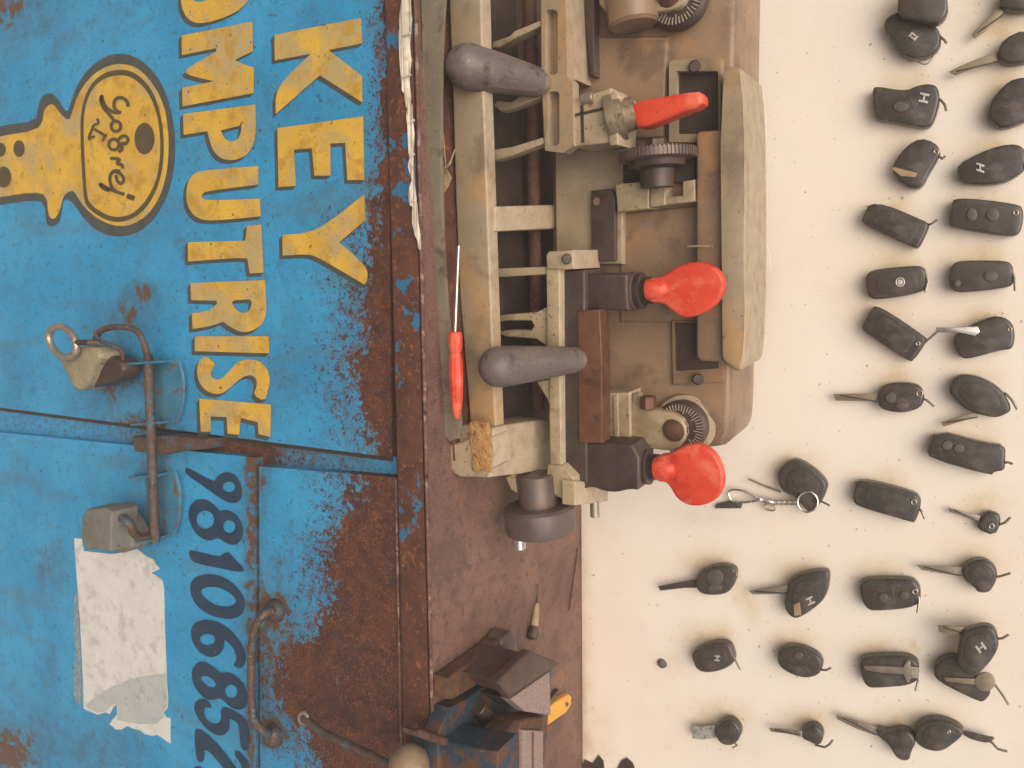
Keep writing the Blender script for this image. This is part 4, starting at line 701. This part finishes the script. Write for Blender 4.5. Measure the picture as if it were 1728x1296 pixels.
for p in ([(969, 192), (1030, 178), (1031, 183), (969, 197)], [(979, 178), (984, 177), (986, 240), (981, 241)]): MB().add(polyM(p, .1074, .001, 0)).build('clamp_slot', M['dark'], mc)
MB().add(rodl(pM(982, 168, .107), pM(1001, 164, .107), .0042, 14)).build('clamp_pin', M['dullsteel'], mc)
ca, cbp = pM(1026, 203, .118), pM(1072, 190, .124)
MB().add(lathe(ca, cbp, [(0, .0200), (.15, .0205), (.32, .0205), (.36, .0185), (.5, .0188), (.58, .0188), (.62, .0135), (1, .013)], 36)).build('clamp_collar', M['brassy'], mc)
MB().add(polyM([(1021, 168), (1036, 152), (1044, 160), (1042, 244), (1028, 246)], .106, .040, .0015)).build('clamp_plate', M['enamel2'], mc)
MB().add(polyM([(1060, 178), (1082, 168), (1106, 164), (1176, 152), (1186, 160), (1184, 178), (1150, 190), (1112, 206), (1084, 216), (1068, 212)], .114, .016, .004, 1)).build('wing_knob', M['red'], mc)
MB().add(polyM([(975, -80), (1000, -80), (1003, 128), (996, 128)], .150, .012, .001)).build('slide_bar', M['dark'], mc)
def grip(near, far, Yn, df, rn, rf):
    p0 = pM(*near, Yn); p1 = pM(*far, df); a, b = rn*mpp(p0), rf*mpp(p1); L = (p1-p0).length; ax = (p1-p0)/L
    pr = [(-a*math.cos(t)/L, a*math.sin(t)) for t in [math.pi/2*i/8 for i in range(9)]] + [(.15, a*.985), (1, b), (1.02, b*.8)]
    MB().add(lathe(p0, p1, pr, 32)).build('lever_grip', M['grip'], mc)
    MB().add(lathe(p1-ax*.001, p1+ax*.008, [(0, b*.72), (.1, b*.8), (.6, b*.8), (1, b*.6)], 24)).build('lever_collar', M['dullsteel'], mc)
    # flats pressed into the upper side
    e1 = ax.cross(Vector((0, 0, 1))).normalized(); upn = e1.cross(ax)
    for s in (-1, 1):
        nn = (upn*.75 + e1*s*.66 - ax*.0).normalized(); wv = ax.cross(nn)
        P = []
        for t, w in ((.28, .42), (.92, .30), (.95, 0), (.92, -.30), (.28, -.42), (.24, 0)):
            r = a*.95 + (b-a*.95)*t; P.append(p0 + ax*L*t + nn*(r+.0004) + wv*r*w)
        MB().add(prism(P, -nn, .002, .0006)).build('grip_rib', M['grip'], mc)
grip((788, 112), (908, 140), .040, .098, 37, 24)
grip((842, 619), (972, 607), .040, .108, 35, 22)
# right carriage
lug = MB().add(polyM([(921, 430), (926, 424), (966, 422), (968, 454), (946, 456), (922, 454)], .100, .055, .0015, 0)).build('carriage_lug', M['enamel2'], mc)
fork = MB().add(polyM([(921, 452), (944, 454), (945, 590), (946, 700), (947, 790), (928, 790), (926, 700), (926, 640), (922, 600), (922, 520)], .1015, .012, .0015))
for p in ([(836, 456), (842, 453), (924, 450), (924, 463), (842, 468)], [(831, 545), (846, 531), (905, 527), (926, 516), (928, 588), (905, 572), (852, 568), (836, 560), (858, 557), (896, 558), (901, 550), (896, 541), (858, 541)], [(928, 640), (905, 644), (922, 672), (930, 690)]):
    fork.add(polyM(p, .103+.0003*len(p), .012, .0012))
fork.build('carriage', M['enamel2'], mc)
lug2 = MB().add(polyM([(924, 784), (948, 786), (968, 806), (972, 846), (962, 850), (928, 832), (922, 800)], .099, .055, .0015)).build('carriage_lug', M['enamel2'], mc)
for c in ((957, 437), (963, 830)): MB().add(lathe(pM(*c, .0975), pM(*c, .101), [(0, .0036), (.5, .0045), (1, .0045)], 14)).build('lug_screw', M['dark'], mc)
lz = pM(972, 830, .099).z
MB().add(polyZ([(970, 812), (1022, 812), (1027, 818), (1026, 846), (1000, 850), (970, 853)], lz+.0015, .012, .0012)).build('lug_plate', M['enamel2'], mc)
MB().add(rodl(pZ(1003, 838, lz-.004), pZ(1004, 872, lz-.004), .0045, 14)).build('lug_pin', M['dullsteel'], mc)
MB().add(polyM([(945, 456), (986, 456), (988, 600), (990, 814), (950, 818), (947, 650)], .111, .045, .002)).build('vise_base', M['dark'], mc)
MB().add(polyM([(974, 524), (1012, 522), (1016, 600), (1016, 748), (976, 748)], .1095, .018, .0015)).build('jaw_bar', M['jaw'], mc)
MB().add(polyM([(982, 462), (1058, 462), (1060, 524), (984, 524)], .118, .036, .003)).build('vise_block', M['dark'], mc)
MB().add(polyM([(978, 748), (1030, 746), (1078, 752), (1080, 828), (1062, 826), (1040, 832), (1018, 830), (1000, 822), (980, 826)], .114, .036, .003, 1)).build('vise_block', M['dark'], mc)
MB().add(polyM([(984, 460), (990, 460), (990, 524), (984, 524)], .1165, .003, .0006)).build('block_seam', M['jaw'], mc)
for (x0, y0), (x1, y1), d in (((1052, 492), (1100, 490), .136), ((1060, 788), (1112, 788), .132)):
    a, b = pM(x0, y0, d), pM(x1, y1, d)
    MB().add(lathe(a, b, [(0, .0165), (.45, .0165), (.5, .0145), (.6, .0155), (.7, .0155), (.72, .0115), (1, .0115)], 32)).build('knob_collar', M['dark'], mc)
def wing(pts, hub, d):
    mx = sum(p[0] for p in pts)/len(pts); my = sum(p[1] for p in pts)/len(pts); pts = [(mx-4+(x-mx)*.94, my+(y-my)*.95) for x, y in pts]
    w = MB().add(polyM(pts, d, .0075, .0028, 2, 4)); w.build('wing_knob', M['red'], mc)
    a, b = pM(*hub[0], d+.003), pM(*hub[1], d+.0035); r = hub[2]*mpp(a)
    MB().add(lathe(a, b, [(0, r*.95), (.1, r), (.7, r*.95), (.95, r*.6), (1, r*.2)], 28)).build('knob_hub', M['red'], mc)
wing([(1090, 490), (1092, 467), (1118, 467), (1136, 451), (1172, 438), (1204, 442), (1226, 460), (1232, 484), (1218, 514), (1192, 532), (1160, 541), (1138, 530), (1120, 512), (1092, 512)], ((1092, 489), (1130, 487), 18), .122)
wing([(1104, 790), (1106, 768), (1134, 764), (1158, 748), (1190, 746), (1216, 766), (1230, 800), (1226, 836), (1203, 855), (1170, 859), (1144, 846), (1128, 815), (1106, 814)], ((1106, 791), (1142, 790), 19), .118)
# hand wheel on the right end
s0, s1 = pM(904, 800, .098), pM(909, 856, .098)
MB().add(rodl(s0, s1, .0172, 32, .05)).build('drive_shaft', M['steelbrown'], mc)
f0, f1 = pM(909, 852, .098), pM(913, 896, .098)
MB().add(lathe(f0, f1, [(0, .017), (0, .030), (.1, .0325), (.9, .0325), (1, .031), (1, .01)], 48)).build('hand_wheel', M['steelbrown'], mc)
MB().add(rodl(pM(876, 894, .086), pM(877, 926, .086), .0058, 18)).build('wheel_pin', M['silver'], mc)
MB().add(polyM([(853, 806), (866, 800), (870, 815), (872, 832), (862, 826)], .09, .008, .001)).build('base_nub', M['enamel2'], mc)

# ---------------------------------------------------------------- loose things
sc = thing('screwdriver', 'small red handled screwdriver lying in the front tray of the machine', 'screwdriver', pM(768, 630, .04))
a, b, c = pM(774, 415, .034), pM(768, 560, .0175), pM(771, 706, .0175)
MB().add(rodl(a, b, .0013, 12)).build('shaft', M['silver'], sc)
r = 12.5*mpp(b); MB().add(lathe(b, c, [(0, r*.8), (.03, r), (.16, r*.98), (.24, r*.75), (.34, r*.98), (.5, r*1.02), (.75, r*.9), (.95, r*.6), (1, r*.3)], 10)).build('handle', M['red'], sc, 20)
lf = MB()
lp = [pM(x, y, .036+.002*math.sin(i)) for i, (x, y) in enumerate([(744, 312), (750, 325), (757, 312), (762, 300), (756, 290), (750, 280), (746, 285), (743, 298)])]
lf.add(prism(lp, NM, .0008)); 
for e in ((742, 190), (768, 252), (762, 270), (748, 255)): lf.add(tube([pM(752, 285, .037), pM((752+e[0])/2+2, (285+e[1])/2, .035), pM(*e, .037)], .0006, 5))
o = lf.build('dry_leaf', M['leaf'], None, 0); tag(o, 'dry curled leaf with thin stalks caught behind the front tray lip', 'leaf')
o = MB().add(polyY([(1281, 165), (1288, 160), (1293, 215), (1289, 300), (1290, 400), (1300, 432), (1300, 458), (1288, 460), (1283, 420)], .262, .001, .0002)).build('paper_scrap', M['white'], None, 0)
tag(o, 'white paper scrap showing past the top of the machine guard', 'paper')
# bench vise
vs = thing('bench_vise', 'rusty bench vise with knurled jaws clamped at the right end of the worktop', 'vise', pZ(830, 1220, 0))
MB().add(polyZ([(760, 1195), (790, 1180), (850, 1132), (890, 1104), (932, 1124), (926, 1210), (918, 1300), (916, 1420), (742, 1420), (740, 1240)], .016, .015, .002)).build('vise_body', M['vblue'], vs)
MB().add(polyZ([(757, 1145), (790, 1122), (820, 1099), (855, 1070), (866, 1068), (876, 1080), (876, 1104), (852, 1124), (822, 1148), (768, 1181), (757, 1181)], .017, .0145, .0035)).build('jaw_arm', M['rustbar'], vs)
MB().add(polyZ(ell(808, 1129, 3.5, 9, 14, .3), .0174, .001, 0)).build('arm_hole', M['pit'], vs)
MB().add(polyZ([(856, 1068), (866, 1064), (875, 1080), (875, 1108), (862, 1118), (848, 1110), (846, 1086)], .020, .017, .003, 1)).build('arm_boss', M['steelbrown'], vs)
MB().add(polyZ([(895, 1098), (946, 1119), (928, 1132), (861, 1178), (838, 1152)], .060, .008, .003)).add(polyZ([(892, 1104), (936, 1122), (920, 1134), (866, 1172), (846, 1150)], .0545, .045, .001)).build('fixed_jaw', M['jawdark'], vs)
MB().add(polyZ([(861, 1180), (928, 1133), (930, 1207), (886, 1201)], .0585, .010, .001)).build('jaw_plate', M['knurl'], vs)
MB().add(polyZ([(864, 1182), (924, 1140), (926, 1205), (888, 1199)], .0484, .04, .001)).build('jaw_block', M['pit'], vs)
MB().add(polyZ([(852, 1238), (872, 1216), (917, 1208), (918, 1232), (884, 1234), (880, 1420), (852, 1420)], .055, .020, .003)).build('moving_jaw', M['rustbar'], vs)
MB().add(polyZ([(858, 1240), (876, 1222), (914, 1212), (914, 1420), (858, 1420)], .0345, .03, .001)).build('jaw_block', M['pit'], vs)
MB().add(polyZ([(881, 1232), (917, 1234), (918, 1420), (882, 1420)], .058, .02, .001)).build('jaw_plate', M['knurl'], vs)
MB().add(polyZ([(898, 1236), (901, 1236), (902, 1420), (899, 1420)], .0584, .001, 0)).build('jaw_groove', M['jaw'], vs)
MB().add(rodl(pZ(806, 1192, .020), pZ(850, 1240, .020), .007, 20)).build('vise_screw', M['dark'], vs)
MB().add(polyZ([(700, 1234), (708, 1230), (775, 1252), (848, 1262), (848, 1274), (765, 1264), (700, 1242)], .020, .012, .0015)).build('guide_bar', M['rustbar'], vs)
MB().add(polyY([(692, 1238), (722, 1242), (768, 1257), (840, 1268), (846, 1420), (692, 1420)], -.010, .03, .003)).build('clamp_plate', M['vblue'], vs)
kb = pY(690, 1292, -.040); kr = 35*mpp(kb)
MB().add(lathe(kb-Vector((0, kr, 0)), kb+Vector((0, kr, 0)), [((1-math.cos(math.pi*i/12))/2, kr*math.sin(math.pi*i/12)) for i in range(13)], 28)).build('bar_knob', M['knob'], vs, 60)
MB().add(tube([pY(514, 1213, -.026), pY(545, 1238, -.030), pY(600, 1262, -.034), pY(660, 1292, -.04), pY(700, 1330, -.04)], .0036, 12, sm=1)).build('tommy_bar', M['latch'], vs)
MB().add(tube([pY(a2, b2, -.026) for a2, b2 in ell(512, 1212, 7, 9, 16)], .0016, 8, True)).build('bar_ring', M['dullsteel'], vs)
MB().add(polyY([(728, 1155), (738, 1150), (742, 1170), (741, 1200), (728, 1206), (724, 1180)], .022, .012, .002, 1)).build('clamp_pad', M['rustbar'], vs)
# yellow handled cutter, awl, stick
cu = thing('utility_cutter', 'yellow plastic cutter handle with a small hole beside the vise', 'cutter', pZ(945, 1197, 0))
MB().add(polyZ([(926, 1194), (944, 1181), (960, 1171), (965, 1176), (964, 1190), (957, 1202), (926, 1224)], .008, .007, .002)).build('handle', M['yellow'], cu)
MB().add(polyZ([(954, 1187), (958, 1184), (960, 1190), (956, 1193)], .0084, .001, 0)).build('handle_hole', M['dark'], cu)
MB().add(polyZ([(927, 1186), (930, 1180), (943, 1163), (945, 1166), (934, 1183), (929, 1190)], .006, .005, .0005)).build('blade', M['dark'], cu)
aw = thing('awl', 'short pointed awl with wooden shaft lying on the bare worktop', 'awl', pZ(903, 1035, 0))
a, b, c, d = pZ(908, 985, .0045), pZ(906, 1018, .0045), pZ(902, 1056, .0055), pZ(898, 1080, .006)
MB().add(lathe(b, a, [(0, .0014), (1, .0003)], 10)).build('spike', M['dark'], aw)
MB().add(lathe(b, c, [(0, .0016), (.15, .0028), (.7, .0038), (1, .0042)], 16)).build('shaft', M['leaf'], aw)
MB().add(lathe(c, d, [(0, .0044), (.3, .0058), (.8, .006), (1, .004)], 16)).build('ferrule', M['dark'], aw)
o = MB().add(tube([pZ(977, 925, .002), pZ(971, 970, .0025), pZ(962, 1031, .002)], .0016, 8)).build('thin_stick', M['top'], None)
tag(o, 'thin brown stick lying against the foot of the cream board', 'stick')

# ---------------------------------------------------------------- added volume standing in for the lens veil
hz = MB().add(box(Vector((0, -.15, -.66)), 2.7, 2.5, 2.6)).build('lens_veil_box', M['white'], None, 0)
tag(hz, None, None, None, 'stuff')
hm = bpy.data.materials.new('lens_veil_volume'); hm.use_nodes = True; ht = hm.node_tree
ht.nodes.remove(ht.nodes['Principled BSDF'])
pv = ht.nodes.new('ShaderNodeVolumePrincipled'); pv.inputs['Density'].default_value = .06; pv.inputs['Color'].default_value = (.96, .90, .82, 1); pv.inputs['Anisotropy'].default_value = 0.0
ht.links.new(pv.outputs[0], ht.nodes['Material Output'].inputs['Volume'])
hz.data.materials.clear(); hz.data.materials.append(hm)
